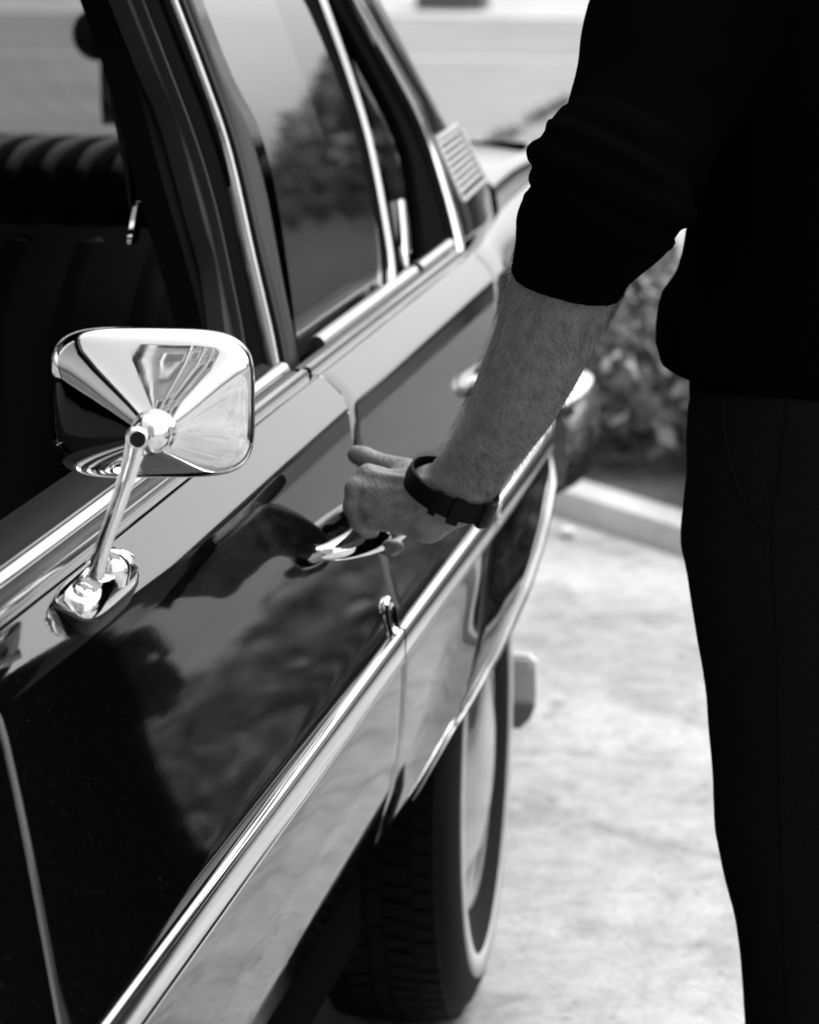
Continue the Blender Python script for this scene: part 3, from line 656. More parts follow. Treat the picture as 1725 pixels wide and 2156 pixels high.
# ---- chrome outside mirror
def side_mirror():
    D = 2.185
    def rr(n, e, cx, cy, hw, hh, skew):
        out = []
        for k in range(n):
            a = 2 * math.pi * k / n; c, s_ = math.cos(a), math.sin(a)
            u = abs(c) ** (2 / e) * np.sign(c); v = abs(s_) ** (2 / e) * np.sign(s_)
            out.append((cx + hw * u + skew * v * (u - .0), cy + hh * v))
        return out
    n = 96; C = (319, 847); rim = []
    for k in range(n):
        a = 2 * math.pi * k / n; c, s_ = math.cos(a), math.sin(a); e = 4.6
        u = abs(c) ** (2 / e) * np.sign(c); v = abs(s_) ** (2 / e) * np.sign(s_)       # v>0 is down in the picture
        x = 319 + 218 * u + 14 * max(0, -u) * max(0, v) ** 2; y = 847 + 159 * v + (6 * u * u if v < 0 else 0) - 4 * u * min(0, v)
        rim.append((x, y))
    rim = np.array(rim); boss = np.array([327., 908.])
    bosr = np.array([(boss[0] + 40 * math.cos(2 * math.pi * k / n), boss[1] + 40 * math.sin(2 * math.pi * k / n)) for k in range(n)])
    def ring(t, d):  # t=1 rim, 0 boss ; the cone's section turns from rounded box to circle
        R_ = bosr * (1 - t) + rim * t; return [pD(x, y, d * (1 + .23 * (y - 880) / FPX)) for x, y in R_]       # the shell stands upright
    prof = [(.0, 2.129), (.06, 2.1305), (.2, 2.1350), (.4, 2.1418), (.6, 2.1486), (.8, 2.1555), (.9, 2.1600), (.955, 2.1645), (.985, 2.1715), (1.0, 2.182), (1.0, 2.192), (.985, 2.1955), (.965, 2.1955), (.955, 2.190)]
    root = mesh('side_mirror', *loft([ring(t, d) for t, d in prof], False), M['chrome'], fdoor, True)
    root['label'] = 'rectangular chrome mirror shell seen from the front'
    g = ring(.957, 2.191); mesh('mirror_glass', g + [np.mean(g, axis=0)], [(i, (i + 1) % n, n) for i in range(n)], M['mirror'], fdoor, False)
    ax = nrm(pD(300, 925, 2.05) - pD(327, 908, 2.10))
    bc = pD(322, 910, 2.124)
    mesh('ball_socket', *lathe(bc, ax, [(.0165, -.012), (.0168, -.004), (.0160, .0), (.0148, .002), (.0148, .0035), (.0156, .0045), (.0156, .010), (.0145, .017), (.011, .023), (.005, .0265), (0, .027)], 40), M['chrome'], fdoor, True)
    # curved flat arm with a screw hole in its head
    e = pD(286, 928, 2.085); p0 = [e, pD(279, 965, 2.085), pD(262, 1020, 2.086), pD(240, 1085, 2.09), pD(221, 1140, 2.095), pD(207, 1190, 2.10), pD(200, 1215, 2.105)]
    mesh('mirror_arm', *tube(cr([pD(292, 900, 2.091)] + p0, 6), [.003, .005, .0068, .0078, .0080, .0078, .0076] + [.0072] * 6 + [.0066] * 6 + [.0062] * 6 + [.0060] * 6 + [.0060] * 6 + [.0062] * 6, 20, .62, nrm(CAM - e)), M['chrome'], fdoor, True)
    hc = pD(290, 926, 2.0785); ha = nrm(hc - pD(300, 915, 2.075)); ha = nrm(CAM - hc + np.array([-.3, 0, .15]))
    mesh('screw_socket', *lathe(hc, ha, [(.0072, -.004), (.0072, .0015), (.0064, .002), (.0058, .0012), (.0058, -.0002)], 24), M['chrome'], fdoor, True)
    mesh('screw_hole_shade', *lathe(hc, ha, [(.0058, .0006), (0, .0005)], 24), M['rubber'], fdoor, True)  # dark of the socket is a black disc, shade as colour
    # base: oblong foot on a rubber gasket, set on the sloping shoulder
    bx, by, bz, tl_ = -.0865, 2.035, .9475, math.radians(24)
    def tilt(V): return [(bx + (v[0] - bx) * math.cos(tl_) + (v[2] - bz) * math.sin(tl_), v[1], bz - (v[0] - bx) * math.sin(tl_) + (v[2] - bz) * math.cos(tl_)) for v in V]
    def foot(name, V, F, m, sh_): mesh(name, tilt(V), F, m, fdoor, True, sh_)
    def oblong(sx, sy, z, dy=0): return [(bx + sx * math.copysign(abs(math.cos(a)) ** .45, math.cos(a)), by + dy + sy * math.copysign(abs(math.sin(a)) ** .55, math.sin(a)), z) for a in np.linspace(0, 2 * math.pi, 48, endpoint=False)]
    foot('gasket', *loft([oblong(.0205, .070, bz - .012), oblong(.0208, .0705, bz + .0025), oblong(.0198, .069, bz + .0038)]), M['rubber'], 40)
    foot('mirror_foot', *loft([oblong(.0192, .068, bz + .003), oblong(.0195, .068, bz + .008), oblong(.0165, .063, bz + .0145), oblong(.0120, .042, bz + .0225, .004), oblong(.0105, .038, bz + .0235, .004)]), M['chrome'], 48)
    foot('foot_collar', *lathe((bx + .001, by + .004, bz + .021), (-.35, -.12, 1), [(.0165, -.010), (.0175, .0), (.0165, .005), (.013, .010), (.008, .015), (.0, .016)], 32), M['chrome'], 60)
    for dy in (-.053, .057): foot('screw', *lathe((bx, by + dy, bz + .018), (0, .35 * np.sign(dy), 1), [(.008, -.006), (.008, .0013), (.0065, .003), (.003, .0036), (0, .0036)], 24), M['chrome'], 40)
side_mirror()

# ---- cabin
def seat(name, x0, x1, y, z0, z1, rec, label, pleats, lab2=None):
    """front face pleated with raised ribs"""
    root = MB(); n = pleats * 6 + 1; P_ = []
    for t in np.linspace(0, 1, 16):
        z = z0 + (z1 - z0) * t; rowf = []
        for k in range(n):
            u = k / (n - 1); x = x0 + (x1 - x0) * u; rib = abs(math.sin(u * pleats * math.pi)) ** .5 * .014; e = 1 - (2 * u - 1) ** 8
            rowf.append((x, y + rec * t + .05 * (1 - e) - rib + (.09 * max(0, t - .86) ** 1.3 * 12 if t > .86 else 0), z - .05 * (1 - e) * t))
        P_.append(rowf)
    back = [(x, yy + .13, z) for x, yy, z in P_[-1]]; P_.append(back); P_.append([(x, y + rec * 0 + .17, z0) for x, yy, z in P_[0]])
    o = mesh(name, *grid(P_), M['seat'], CAR, True, 60); o['label'] = label
    for k in range(1, pleats):
        u = k / pleats; x = x0 + (x1 - x0) * u; w = (x1 - x0) / pleats * .22
        pts = [P_[i][k * 6] for i in range(16)]
        V, F = loft([[(p[0] - w, p[1] - .006, p[2]), (p[0] - w * .5, p[1] - .013, p[2]), (p[0] + w * .5, p[1] - .013, p[2]), (p[0] + w, p[1] - .006, p[2]), (p[0], p[1] + .03, p[2])] for p in pts]); mesh('stripe', V, F, M['seatd'], o, True, 40)
    return o
seat('front_seat', -.78, -.27, 2.98, .45, 1.055, .12, 'dark striped front seat backrest', 6); seat('front_seat', -1.55, -1.02, 2.98, .45, 1.02, .12, 'dark striped passenger seat backrest', 6)
rs = seat('rear_seat', -1.58, -.26, 4.02, .45, 1.03, .16, 'rear bench with pleated top edge', 18)
for k in range(48):
    x = -1.58 + .0275 * k; V, F = tube(cr([(x - .03, 4.165, 1.02), (x - .015, 4.18, 1.046), (x + .01, 4.22, 1.056), (x + .05, 4.29, 1.045), (x + .075, 4.33, 1.01)], 3), .0135, 8, .9); mesh('pleat', V, F, M['pleat'] if k % 2 else M['seat'], rs, True)  # alternate pleats paler: light on the seat top is put into their colour
MB().box((XC, 4.24, 1.0), (.64, .075, .035)).build('seat_top', M['seat'], rs)
MB().box((-.52, 2.72, .42), (.25, .26, .09)).build('seat_cushion', M['seat'], CAR); MB().box((-1.28, 2.72, .42), (.25, .26, .09)).build('seat_cushion', M['seat'], CAR); MB().box((XC, 3.75, .42), (.62, .26, .09)).build('seat_cushion', M['seat'], CAR)
MB().box((XC, 1.55, .80), (.68, .18, .12)).build('dashboard', M['interior'], CAR)
sw = [(-.52 + .19 * math.cos(a), 1.98 + .19 * math.sin(a) * .35, .90 + .19 * math.sin(a) * .93) for a in np.linspace(0, 2 * math.pi, 37)]
mesh('steering_wheel', *tube(sw, .012, 8), M['interior'], CAR, True)
# seat belt hanging at the pillar, with its metal tongue
def ribbon(pts, w, m, name, D):
    P_ = []
    for (x, y), wd in zip(cr(pts, 6), np.interp(np.linspace(0, 1, (len(pts) - 1) * 6 + 1), np.linspace(0, 1, len(w)), w)): P_.append([pD(x - wd / 2, y, D), pD(x - wd * .1, y, D - .006), pD(x + wd / 2, y, D + .004)])
    A = np.array(P_); V, F = loft([list(r) + [r[2] + [0, .003, 0], r[0] + [0, .003, 0]] for r in A]); return mesh(name, V, F, m, CAR, True, 40)
ribbon([(235, -40), (244, 120), (256, 230), (268, 320), (278, 440)], [50, 46, 40, 30, 9], M['belt'], 'seat_belt', 3.0)
ribbon([(292, 424), (288, 450), (280, 500), (277, 514)], [14, 22, 24, 18], M['chrome'], 'belt_tongue', 2.99)
ribbon([(236, 60), (232, 140), (232, 200), (234, 262)], [40, 42, 40, 38], M['interior'], 'rear_belt', 5.0)
c = pD(205, 72, 4.98); mesh('belt_guide', *lathe(c, (0, -1, 0), [(.0, .012), (.03, .012), (.042, .006), (.045, 0), (.04, -.01)], 28), M['interior'], CAR, True)

# ------------------------------------------------------------------ the person
PER = empty('person', (.46, 2.82, 0), 'person in black sweater and dark trousers pulling the door handle', 'person')
def prings(L, R, D, depth, n=40, sq=2.3):
    """rings whose outline in the picture runs through L[i] and R[i]"""
    c = [ (pD(*l, d) + pD(*r, d)) / 2 for l, r, d in zip(L, R, D)]; m = len(c); out = []
    for i in range(m):
        a1 = (pD(*R[i], D[i]) - pD(*L[i], D[i])) / 2; ax = nrm(c[min(i + 1, m - 1)] - c[max(i - 1, 0)])
        a2 = nrm(np.cross(ax, a1)) * depth[i]
        rg = []
        for a in np.linspace(0, 2 * math.pi, n, endpoint=False):
            cc, ss = math.cos(a), math.sin(a); u = abs(cc) ** (2 / sq) * np.sign(cc); v = abs(ss) ** (2 / sq) * np.sign(ss); rg.append(c[i] + a1 * u + a2 * v)
        out.append(rg)
    return out
FL = [(1112, 470), (1088, 530), (1066, 600), (1042, 690), (1010, 780), (976, 875), (938, 945), (905, 985), (880, 1003)]
FR = [(1340, 560), (1318, 600), (1288, 655), (1250, 735), (1212, 805), (1162, 885), (1108, 955), (1062, 1015), (1030, 1070)]
FDp = [2.60, 2.615, 2.63, 2.65, 2.672, 2.694, 2.713, 2.726, 2.735]
FT = [.050, .049, .047, .044, .041, .037, .033, .031, .030]
fore = prings(FL, FR, FDp, FT)
B = MB(); B.add(*loft(fore))
# palm: from the wrist to the knuckles, back of the hand towards the camera and the sky
HL = [(893, 985), (868, 988), (838, 990), (812, 990), (790, 992), (778, 1000), (772, 1012)]
HR = [(1040, 1060), (995, 1098), (945, 1120), (890, 1131), (840, 1127), (797, 1114), (780, 1102)]
B.add(*loft(prings(HL, HR, [2.733, 2.742, 2.752, 2.758, 2.760, 2.762, 2.766], [.030, .029, .029, .029, .028, .025, .017], sq=2.2)))
def chain(pts, r, n=6): B.add(*tube(cr([pD(*p) for p in pts], n), np.interp(np.linspace(0, 1, (len(pts) - 1) * n + 1), np.linspace(0, 1, len(r)), r), 14)); p = pD(*pts[-1]); B.add(*ball(p, r[-1], 12, 8))
KN = [(775, 1002, 2.762), (753, 1031, 2.757), (748, 1066, 2.757), (758, 1097, 2.762)]
for (x, y, d), (wx, wy) in zip(KN, ((900, 1012), (895, 1030), (893, 1052), (893, 1075))): B.add(*tube([pD(wx, wy, 2.7165), pD((x * .45 + wx * .55), (y * .45 + wy * .55), 2.7335), pD(x + 14, y, d - .012)], [.003, .0042, .006], 8))
for (x, y, d), rr in zip(KN, (.0125, .0135, .013, .0115)): B.add(*ball(pD(x, y, d), rr, 14, 10))
chain([(830, 1015, 2.762), (781, 1006, 2.765), (764, 1050, 2.805), (775, 1100, 2.845), (795, 1130, 2.862), (806, 1142, 2.858)], [.011, .012, .0105, .0098, .009, .0078])
chain([(830, 1040, 2.760), (762, 1033, 2.763), (752, 1075, 2.806), (775, 1115, 2.848), (800, 1145, 2.862), (815, 1155, 2.856)], [.011, .0125, .011, .010, .0092, .008])
chain([(830, 1075, 2.760), (758, 1066, 2.763), (760, 1100, 2.806), (790, 1135, 2.842), (818, 1152, 2.848), (830, 1156, 2.840)], [.011, .012, .0105, .0097, .009, .0078])
chain([(830, 1100, 2.760), (772, 1098, 2.765), (776, 1120, 2.800), (805, 1142, 2.826), (828, 1152, 2.828), (838, 1150, 2.820)], [.010, .0105, .0092, .0085, .0078, .0068])
# thumb leaves the side of the palm near the wrist, lies along the top
chain([(905, 1010, 2.765), (862, 998, 2.785), (822, 985, 2.796), (790, 973, 2.802), (765, 962, 2.808), (751, 957, 2.812)], [.015, .0155, .0125, .0108, .0112, .0098], 6)
B.add(*ball(pD(900, 1092, 2.748), .024, 14, 10)); B.add(*ball(pD(860, 1018, 2.775), .022, 14, 10))

# rest of the body, facing the car
def bx_(u, v, z): return np.array([.46 - u, 2.82 - v, z])          # u forward, v to the person's left
def hring(u, v, z, a, b, n=32, sq=2.3):
    o = []
    for t in np.linspace(0, 2 * math.pi, n, endpoint=False):
        cc, ss = math.cos(t), math.sin(t); o.append(bx_(u + a * abs(cc) ** (2 / sq) * np.sign(cc), v + b * abs(ss) ** (2 / sq) * np.sign(ss), z))
    return o
B.add(*loft([hring(0, 0, .86, .10, .16), hring(0, 0, 1.0, .11, .16), hring(0, 0, 1.2, .105, .155), hring(-.01, 0, 1.4, .115, .175), hring(-.015, 0, 1.52, .09, .19), hring(-.015, 0, 1.58, .06, .10), hring(0, 0, 1.63, .055, .058), hring(.01, 0, 1.68, .056, .057), hring(.02, 0, 1.71, .058, .058)]))
for s in (1, -1): B.add(*loft([hring(0, s * .095, .93, .09, .085), hring(0, s * .1, .7, .078, .075), hring(-.005, s * .105, .5, .056, .056), hring(-.015, s * .105, .36, .058, .054), hring(-.01, s * .105, .12, .036, .036), hring(0, s * .105, .05, .045, .035)]))
hd = [(1.675, .05, .045, .045), (1.70, .035, .075, .058), (1.73, .025, .092, .066), (1.77, .012, .100, .074), (1.81, .005, .102, .077), (1.85, 0, .098, .076), (1.88, -.003, .088, .068), (1.905, -.005, .066, .052), (1.92, -.005, .03, .025)]
B.add(*loft([hring(u, 0, z, a, b, 32, 2.1) for z, u, a, b in hd]))
B.add(*loft([hring(.112, 0, 1.80, .008, .010, 12), hring(.125, 0, 1.772, .016, .014, 12), hring(.115, 0, 1.755, .016, .018, 12)]))       # nose
B.add(*ball(bx_(.103, 0, 1.728), .02, 12, 8, (.6, 1.2, .5)))                                                                            # lips
for s in (1, -1): B.add(*ball(bx_(-.005, s * .078, 1.79), .03, 12, 8, (.6, .3, 1.05)))
SHL = pD(1545, -310, 2.66); ELB = np.array(np.mean(fore[0], axis=0))
B.add(*tube(cr([SHL, pD(1440, 50, 2.62), pD(1345, 270, 2.595), ELB], 5), np.linspace(.05, .044, 16), 16)); B.add(*ball(SHL, .062))
SR = bx_(-.015, -.185, 1.50); B.add(*ball(SR, .062))
ra = cr([SR, bx_(-.03, -.235, 1.28), bx_(-.03, -.25, 1.17), bx_(.03, -.25, 1.02), bx_(.07, -.245, .90)], 5); B.add(*tube(ra, np.interp(np.linspace(0, 1, 21), [0, .4, .55, .75, 1], [.056, .045, .043, .036, .028]), 16))
B.add(*tube([bx_(.07, -.245, .90), bx_(.085, -.24, .86), bx_(.10, -.235, .81)], [.027, .036, .032], 14, .55, (0, 1, 0)))
for k, (du, ln_) in enumerate(((-.026, .07), (-.009, .082), (.009, .078), (.025, .062))):
    p = bx_(.10 + du, -.235, .81); B.add(*tube([p, p + [-.01, 0, -ln_ * .5], p + [-.004, .012, -ln_]], [.0095, .009, .0075], 10))
p = bx_(.115, -.225, .865); B.add(*tube([p, p + [-.025, .0, -.03], p + [-.03, -.005, -.06]], [.012, .011, .009], 10))
BODY = remesh('body', B.V, B.F, M['skin'], PER, .0028, 5, .5)
for s in (1, -1):
    mesh('eye', *ball(bx_(.088, s * .033, 1.80), .014, 12, 8), M['white'], PER, True)
mesh('hair', *loft([hring(u - .012, 0, z, a + .004, b + .009, 32, 2.1) for z, u, a, b in [(1.70, -.048, .045, .058), (1.74, -.042, .06, .07), (1.78, -.03, .078, .074), (1.83, -.018, .09, .08), (1.86, -.006, .098, .079), (1.89, -.004, .086, .066), (1.915, -.004, .06, .05), (1.93, -.004, .02, .02)]]), M['hair'], PER, True)

# arm hair: fine strands that lie along the forearm
def arm_hair():
    me = BODY.data; bvh = BVHTree.FromPolygons([v.co for v in me.vertices], [p.vertices for p in me.polygons]); r = random.Random(11); V = []; F = []
    ax = [np.mean(q, axis=0) for q in fore]
    for i in range(6500):
        t = r.random() ** 1.15 * 6.9; k = int(t); f = t - k; c = ax[k] * (1 - f) + ax[k + 1] * f; d = nrm(ax[k + 1] - ax[k])
        a = r.uniform(0, 2 * math.pi); e1 = nrm(np.cross(d, [0, 0, 1.0])); e2 = np.cross(d, e1); o = e1 * math.cos(a) + e2 * math.sin(a)
        if o @ (c - CAM) > .75 * np.linalg.norm(c - CAM): continue
        hit = bvh.ray_cast(Vector(c + o * .12), Vector(-o), .12)
        if hit[0] is None: continue
        p = np.array(hit[0]); nn = np.array(hit[1]); swirl = noise.noise(Vector(p * 16)) * 2.2 + .5
        tn = nrm(np.cross(nn, d)); g = nrm(d * math.cos(swirl) + tn * math.sin(swirl)); L = r.uniform(.005, .017) * r.uniform(.6, 1); w = .00011
        base = len(V); bend = nrm(np.cross(nn, g)) * r.gauss(0, .25)
        for s in range(4):
            u = s / 3; q = p + g * L * u + nn * (.0004 + .0038 * math.sin(u * 2.2) * r.uniform(.5, 1)) + bend * L * u * u; ww = w * (1 - u * .8); sd_ = nrm(np.cross(g, CAM - q)); V += [q - sd_ * ww, q + sd_ * ww]
        for s in range(3): F.append((base + 2 * s, base + 2 * s + 1, base + 2 * s + 3, base + 2 * s + 2))
    me2 = bpy.data.meshes.new('arm_hair'); me2.from_pydata([tuple(v) for v in V], [], F); me2.update(); o = link('arm_hair', me2, M['hair'], PER, False); o['kind'] = 'stuff'
arm_hair()

# sweater: torso, rolled left sleeve, right sleeve
S = MB()
tz = [(760, 1455), (752, 1432), (735, 1402), (700, 1392), (660, 1391), (610, 1398), (560, 1430), (505, 1456), (450, 1460), (400, 1462), (330, 1455), (250, 1440), (100, 1430), (-100, 1440), (-250, 1460)]
tor = []
for y, x in tz:
    p = pD(x, y, 2.87); z = p[2]; fr = .46 - p[0]; bk = -.15; wv_ = float(np.interp(z, [1.0, 1.1, 1.3, 1.5, 1.6], [.178, .185, .19, .20, .19])); tor.append(hring((fr + bk) / 2, 0, z, (fr - bk) / 2, wv_, 40, 2.5))
tor += [hring(-.02, 0, tor[-1][0][2] + .05, .11, .205, 40), hring(-.02, 0, 1.55, .085, .17, 40), hring(-.01, 0, 1.60, .076, .080, 40), hring(0, 0, 1.645, .072, .074, 40)]
zs_ = [q[0][2] for q in tor]; tor = [q for _, q in sorted(zip(zs_, tor), key=lambda t: t[0])]
S.add(*loft(tor))
SLl = [(1330, -330), (1275, -150), (1243, 0), (1226, 70), (1212, 145), (1203, 215), (1190, 250), (1180, 264), (1160, 263), (1149, 284), (1134, 306), (1125, 325), (1128, 340), (1131, 348), (1125, 362), (1125, 384), (1110, 408), (1105, 425), (1103, 450), (1094, 500), (1079, 566)]
SLr = [(1760, -260), (1700, -60), (1640, 110), (1590, 190), (1550, 260), (1510, 320), (1488, 372), (1470, 405), (1452, 415), (1440, 424), (1441, 440), (1444, 456), (1440, 472), (1434, 482), (1428, 495), (1418, 517), (1394, 538), (1370, 543), (1360, 548), (1345, 575), (1312, 632)]
SD = list(np.interp(np.linspace(0, 1, 21), [0, .3, .6, .85, 1], [2.66, 2.58, 2.56, 2.585, 2.617]))
ST = [.095, .092, .088, .086, .085, .083, .080, .078, .086, .090, .091, .091, .085, .083, .087, .087, .082, .072, .066, .060, .055]
sl_r = prings(SLl, SLr, SD, ST, 48, 2.3); S.add(*loft(sl_r))
sb = BVHTree.FromPolygons([Vector(v) for v in S.V], S.F)
for pts_, rr_ in (([(1168, 270), (1230, 300), (1310, 345), (1390, 385), (1440, 415)], .016), ([(1132, 322), (1200, 352), (1290, 395), (1370, 430), (1445, 455)], .020), ([(1128, 372), (1200, 410), (1290, 462), (1350, 500), (1410, 512)], .016), ([(1112, 415), (1180, 452), (1260, 500), (1320, 530), (1370, 540)], .010)):
    q_ = [sb.ray_cast(Vector(CAM), Vector(nrm(ray(*u))), 10)[0] for u in cr(pts_, 5)]; q_ = [np.array(u) for u in q_ if u is not None]
    if len(q_) > 4: S.add(*tube(q_, [rr_ * (.55 + .45 * math.sin(math.pi * k / (len(q_) - 1))) for k in range(len(q_))], 12))
S.add(*ball(SHL, .085)); S.add(*ball(SR, .08))
S.add(*tube(ra[:17], np.interp(np.linspace(0, 1, 17), [0, .5, 1], [.075, .064, .05]), 18))
SW = remesh('sweater', S.V, S.F, M['sweater'], PER, .004, 2, .5)
# soft folds in the knit
def wrinkle(o, fn):
    me = o.data; n = len(me.vertices); co = np.empty(n * 3); no = np.empty(n * 3); me.vertices.foreach_get('co', co); me.vertex_normals.foreach_get('vector', no)
    co = co.reshape(-1, 3); no = no.reshape(-1, 3); d = np.array([fn(c) for c in co]); me.vertices.foreach_set('co', (co + no * d[:, None]).ravel()); me.update()
wrinkle(SW, lambda c: .0042 * (noise.noise(Vector((c[0] * 9, c[1] * 9, c[2] * 16))) + .5 * noise.noise(Vector((c[0] * 22 + 5, c[1] * 22, c[2] * 30)))))
# ribbed hem and cuff
hm = []
for y, x in ((766, 1455), (772, 1458), (800, 1457), (818, 1458), (824, 1461)):
    p = pD(x, y, 2.87); fr = .46 - p[0]; hm.append(hring((fr - .14) / 2, 0, p[2], (fr + .14) / 2, .172, 120, 2.5))
for k in range(120):
    if k % 2:
        for rg in hm:
            c = bx_(0, 0, rg[k][2]); rg[k] = rg[k] + (c - rg[k]) * .008
mesh('sweater_hem', *loft(hm), M['sweater'], PER, True)

# trousers
T = MB()
tl = [(800, 1462), (850, 1447), (920, 1442), (1000, 1441), (1080, 1432), (1150, 1424), (1200, 1434), (1260, 1444), (1330, 1455), (1420, 1466), (1500, 1474), (1650, 1483), (1800, 1490), (1900, 1508), (2000, 1528), (2080, 1538), (2156, 1543), (2500, 1560), (2900, 1580), (3250, 1590)]
leg = []
for i, (y, x) in enumerate(tl):
    p = pD(x, y, 2.775); z = p[2]; fr = .46 - p[0]; w = fr + float(np.interp(z, [0, .3, .5, .7, .9, 1.05], [.075, .085, .09, .105, .135, .135])); v = float(np.interp(z, [.0, .8, .9, 1.05], [.10, .095, .085, .07])); b = float(np.interp(z, [0, .5, .8, 1.05], [.09, .095, .105, .11]))
    leg.append((z, fr, w, v, b)); 
legL = [hring(fr - w / 2, v, max(z, .03), w / 2, b, 36, 2.4) for z, fr, w, v, b in leg if z > .02]
T.add(*loft(legL)); T.add(*loft([hring(fr - w / 2 - .02, -v, max(z, .03), w / 2 - .012, b * .97, 36, 2.4) for z, fr, w, v, b in leg if z > .02]))
T.add(*loft([hring(fr - w / 2 - .005, 0, z, w / 2 - .003, .165, 40, 2.6) for z, fr, w, v, b in leg if z > .86]))
TR = remesh('trousers', T.V, T.F, M['trouser'], PER, .0055, 5, .5)
wrinkle(TR, lambda c: .0028 * (noise.noise(Vector((c[0] * 14, c[1] * 14, c[2] * 5))) + .4 * noise.noise(Vector((c[0] * 30, c[1] * 30, c[2] * 18)))))
tb = BVHTree.FromPolygons([v.co for v in TR.data.vertices], [p.vertices for p in TR.data.polygons])
def on(bvh, x, y, lift=.001):
    h = bvh.ray_cast(Vector(CAM), Vector(nrm(ray(x, y))), 10); return None if h[0] is None else np.array(h[0]) + np.array(h[1]) * lift
for nm, pts, rr in (('pocket_welt', [(1532, 800), (1527, 900), (1540, 975), (1562, 1040), (1588, 1085), (1615, 1113)], .0022), ('side_seam', [(1668, 815), (1655, 900), (1645, 1000), (1630, 1090), (1632, 1200), (1638, 1300), (1642, 1500), (1648, 1750), (1655, 2000), (1662, 2156)], .0012)):
    P_ = [on(tb, *q) for q in cr(pts, 6)]; P_ = [q for q in P_ if q is not None]
    if len(P_) > 3: mesh(nm, *tube(P_, rr, 6), M['trouser'], TR, True)
for s in (1, -1):
    rg = [hring(.02, s * .10, .012, .14, .05, 28, 2.6), hring(.02, s * .10, .03, .142, .052, 28, 2.6), hring(.03, s * .10, .06, .12, .046, 28, 2.4), hring(0, s * .10, .09, .07, .042, 28), hring(-.02, s * .1, .11, .05, .04, 28)]
    mesh('shoe', *loft(rg), M['leather'], PER, True, 60)

# wristwatch
def watch():
    c = (pD(856, 996, 2.733) + pD(1046, 1066, 2.733)) / 2 ; a1 = (pD(1052, 1056, 2.733) - pD(866, 1000, 2.733)) / 2
    ax = nrm(np.mean(fore[4], axis=0) - np.mean(fore[8], axis=0)); ax = nrm(ax - nrm(a1) * (ax @ nrm(a1)) * .5); a1 = a1 - ax * (a1 @ ax); a2 = nrm(np.cross(ax, a1)) * .0365
    if a2 @ (CAM - c) < 0: a2 = -a2
    c = c + a2 * .0
    N = 72; rg = []
    for k in range(N):
        t = 2 * math.pi * k / N; d = a1 * math.cos(t) + a2 * math.sin(t); o = nrm(d); w = .0112
        rg.append([c + d - ax * w, c + d + o * .0022 - ax * w * .9, c + d + o * .003, c + d + o * .0022 + ax * w * .9, c + d + ax * w, c + d - o * .001])
    rg.append(rg[0]); root = mesh('wristwatch', *loft(rg, False), M['leather'], PER, True, 50); root['label'] = 'black leather watch strap on the wrist'
    def block(t0, t1, h, w, nm, m):
        R_ = []
        for t in np.linspace(t0, t1, 9):
            d = a1 * math.cos(t) + a2 * math.sin(t); o = nrm(d); R_.append([c + d - ax * w, c + d + o * h - ax * w, c + d + o * h + ax * w, c + d + ax * w])
        mesh(nm, *loft(R_), m, root, False)
    block(math.pi * .40, math.pi * .47, .0062, .0132, 'strap_keeper', M['leather']); block(math.pi * .55, math.pi * .60, .005, .0128, 'strap_keeper', M['leather'])
    block(math.pi * .12, math.pi * .24, .0055, .0128, 'buckle', M['rubber']); block(-math.pi * .62, -math.pi * .38, .009, .017, 'watch_case', M['chrome'])
watch()

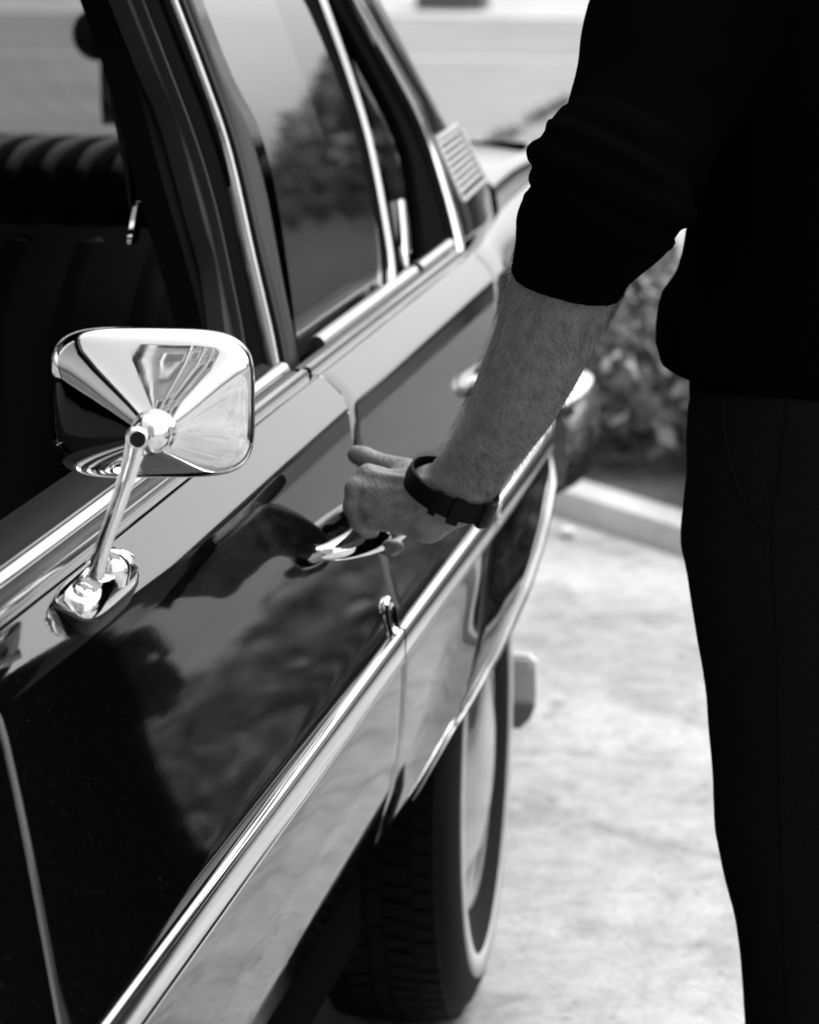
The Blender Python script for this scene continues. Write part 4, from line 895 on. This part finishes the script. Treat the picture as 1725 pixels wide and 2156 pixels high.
# ------------------------------------------------------------------ the photographer, seen only mirrored
def photographer():
    ox, oy = .62, -.36
    root = empty('person', (ox, oy, 0), 'photographer in grey shirt mirrored in the chrome shell', 'person')
    def hr(u, v, z, a, b, n=28): return [(ox + v + b * math.sin(t), oy + u + a * math.cos(t), z) for t in np.linspace(0, 2 * math.pi, n, endpoint=False)]
    Bm = MB()
    Bm.add(*loft([hr(.0, 0, 1.40, .05, .05), hr(.01, 0, 1.47, .052, .05), hr(.03, 0, 1.5, .09, .062), hr(.02, 0, 1.56, .098, .072), hr(.01, 0, 1.62, .098, .074), hr(0, 0, 1.67, .07, .055), hr(0, 0, 1.69, .03, .03)]))
    Bm.add(*loft([hr(0, 0, .9, .09, .15), hr(0, 0, 1.15, .09, .14), hr(0, 0, 1.32, .09, .17), hr(0, 0, 1.4, .05, .07)]))
    for s in (1, -1):
        sh_ = np.array([ox + s * .18, oy, 1.30]); el = np.array([ox + s * .24, oy + .12, 1.10]); wr = np.array([.551 + s * .09, oy + .20, 1.40]); ha = np.array([.551 + s * .055, oy + .24, 1.46])
        Bm.add(*tube(cr([sh_, el, wr], 6), np.interp(np.linspace(0, 1, 13), [0, .5, 1], [.05, .042, .028]), 12)); Bm.add(*tube([wr, (wr + ha) / 2, ha], [.027, .036, .03], 12, .6))
        for k in range(4): p = ha + [0, .0, -.02 + k * .017]; Bm.add(*tube([p, p + [-s * .03, .03, .01], p + [-s * .055, .025, .012]], [.009, .009, .007], 8))
        p = ha + [0, -.02, -.03]; Bm.add(*tube([p, p + [-s * .02, -.01, .03], p + [-s * .03, 0, .05]], [.011, .010, .008], 8))
        Bm.add(*loft([hr(0, s * .09, .95, .08, .08), hr(0, s * .1, .5, .06, .06), hr(0, s * .1, .05, .045, .04)]))
    remesh('body', Bm.V, Bm.F, M['skin'], root, .006, 3)
    Sm = MB(); Sm.add(*loft([hr(0, 0, .88, .125, .185), hr(.01, 0, 1.1, .125, .175), hr(0, 0, 1.28, .12, .20), hr(0, 0, 1.36, .085, .16), hr(0, 0, 1.41, .06, .065)]))
    for s in (1, -1):
        sh_ = np.array([ox + s * .18, oy, 1.30]); el = np.array([ox + s * .24, oy + .12, 1.10]); wr = np.array([.551 + s * .12, oy + .18, 1.30]); Sm.add(*tube(cr([sh_, el, wr], 6), np.interp(np.linspace(0, 1, 13), [0, .5, 1], [.075, .06, .05]), 14))
    remesh('shirt', Sm.V, Sm.F, M['shirt'], root, .008, 3)
    Tm = MB()
    for s in (1, -1): Tm.add(*loft([hr(0, s * .09, .97, .11, .10), hr(0, s * .1, .5, .085, .085), hr(0, s * .1, .04, .09, .075)]))
    remesh('trousers', Tm.V, Tm.F, M['trouser'], root, .009, 3)
    mesh('hair', *loft([hr(-.015, 0, 1.58, .09, .079), hr(-.01, 0, 1.63, .10, .08), hr(-.005, 0, 1.68, .08, .06), hr(0, 0, 1.70, .03, .03)]), M['hair'], root, True)
photographer()
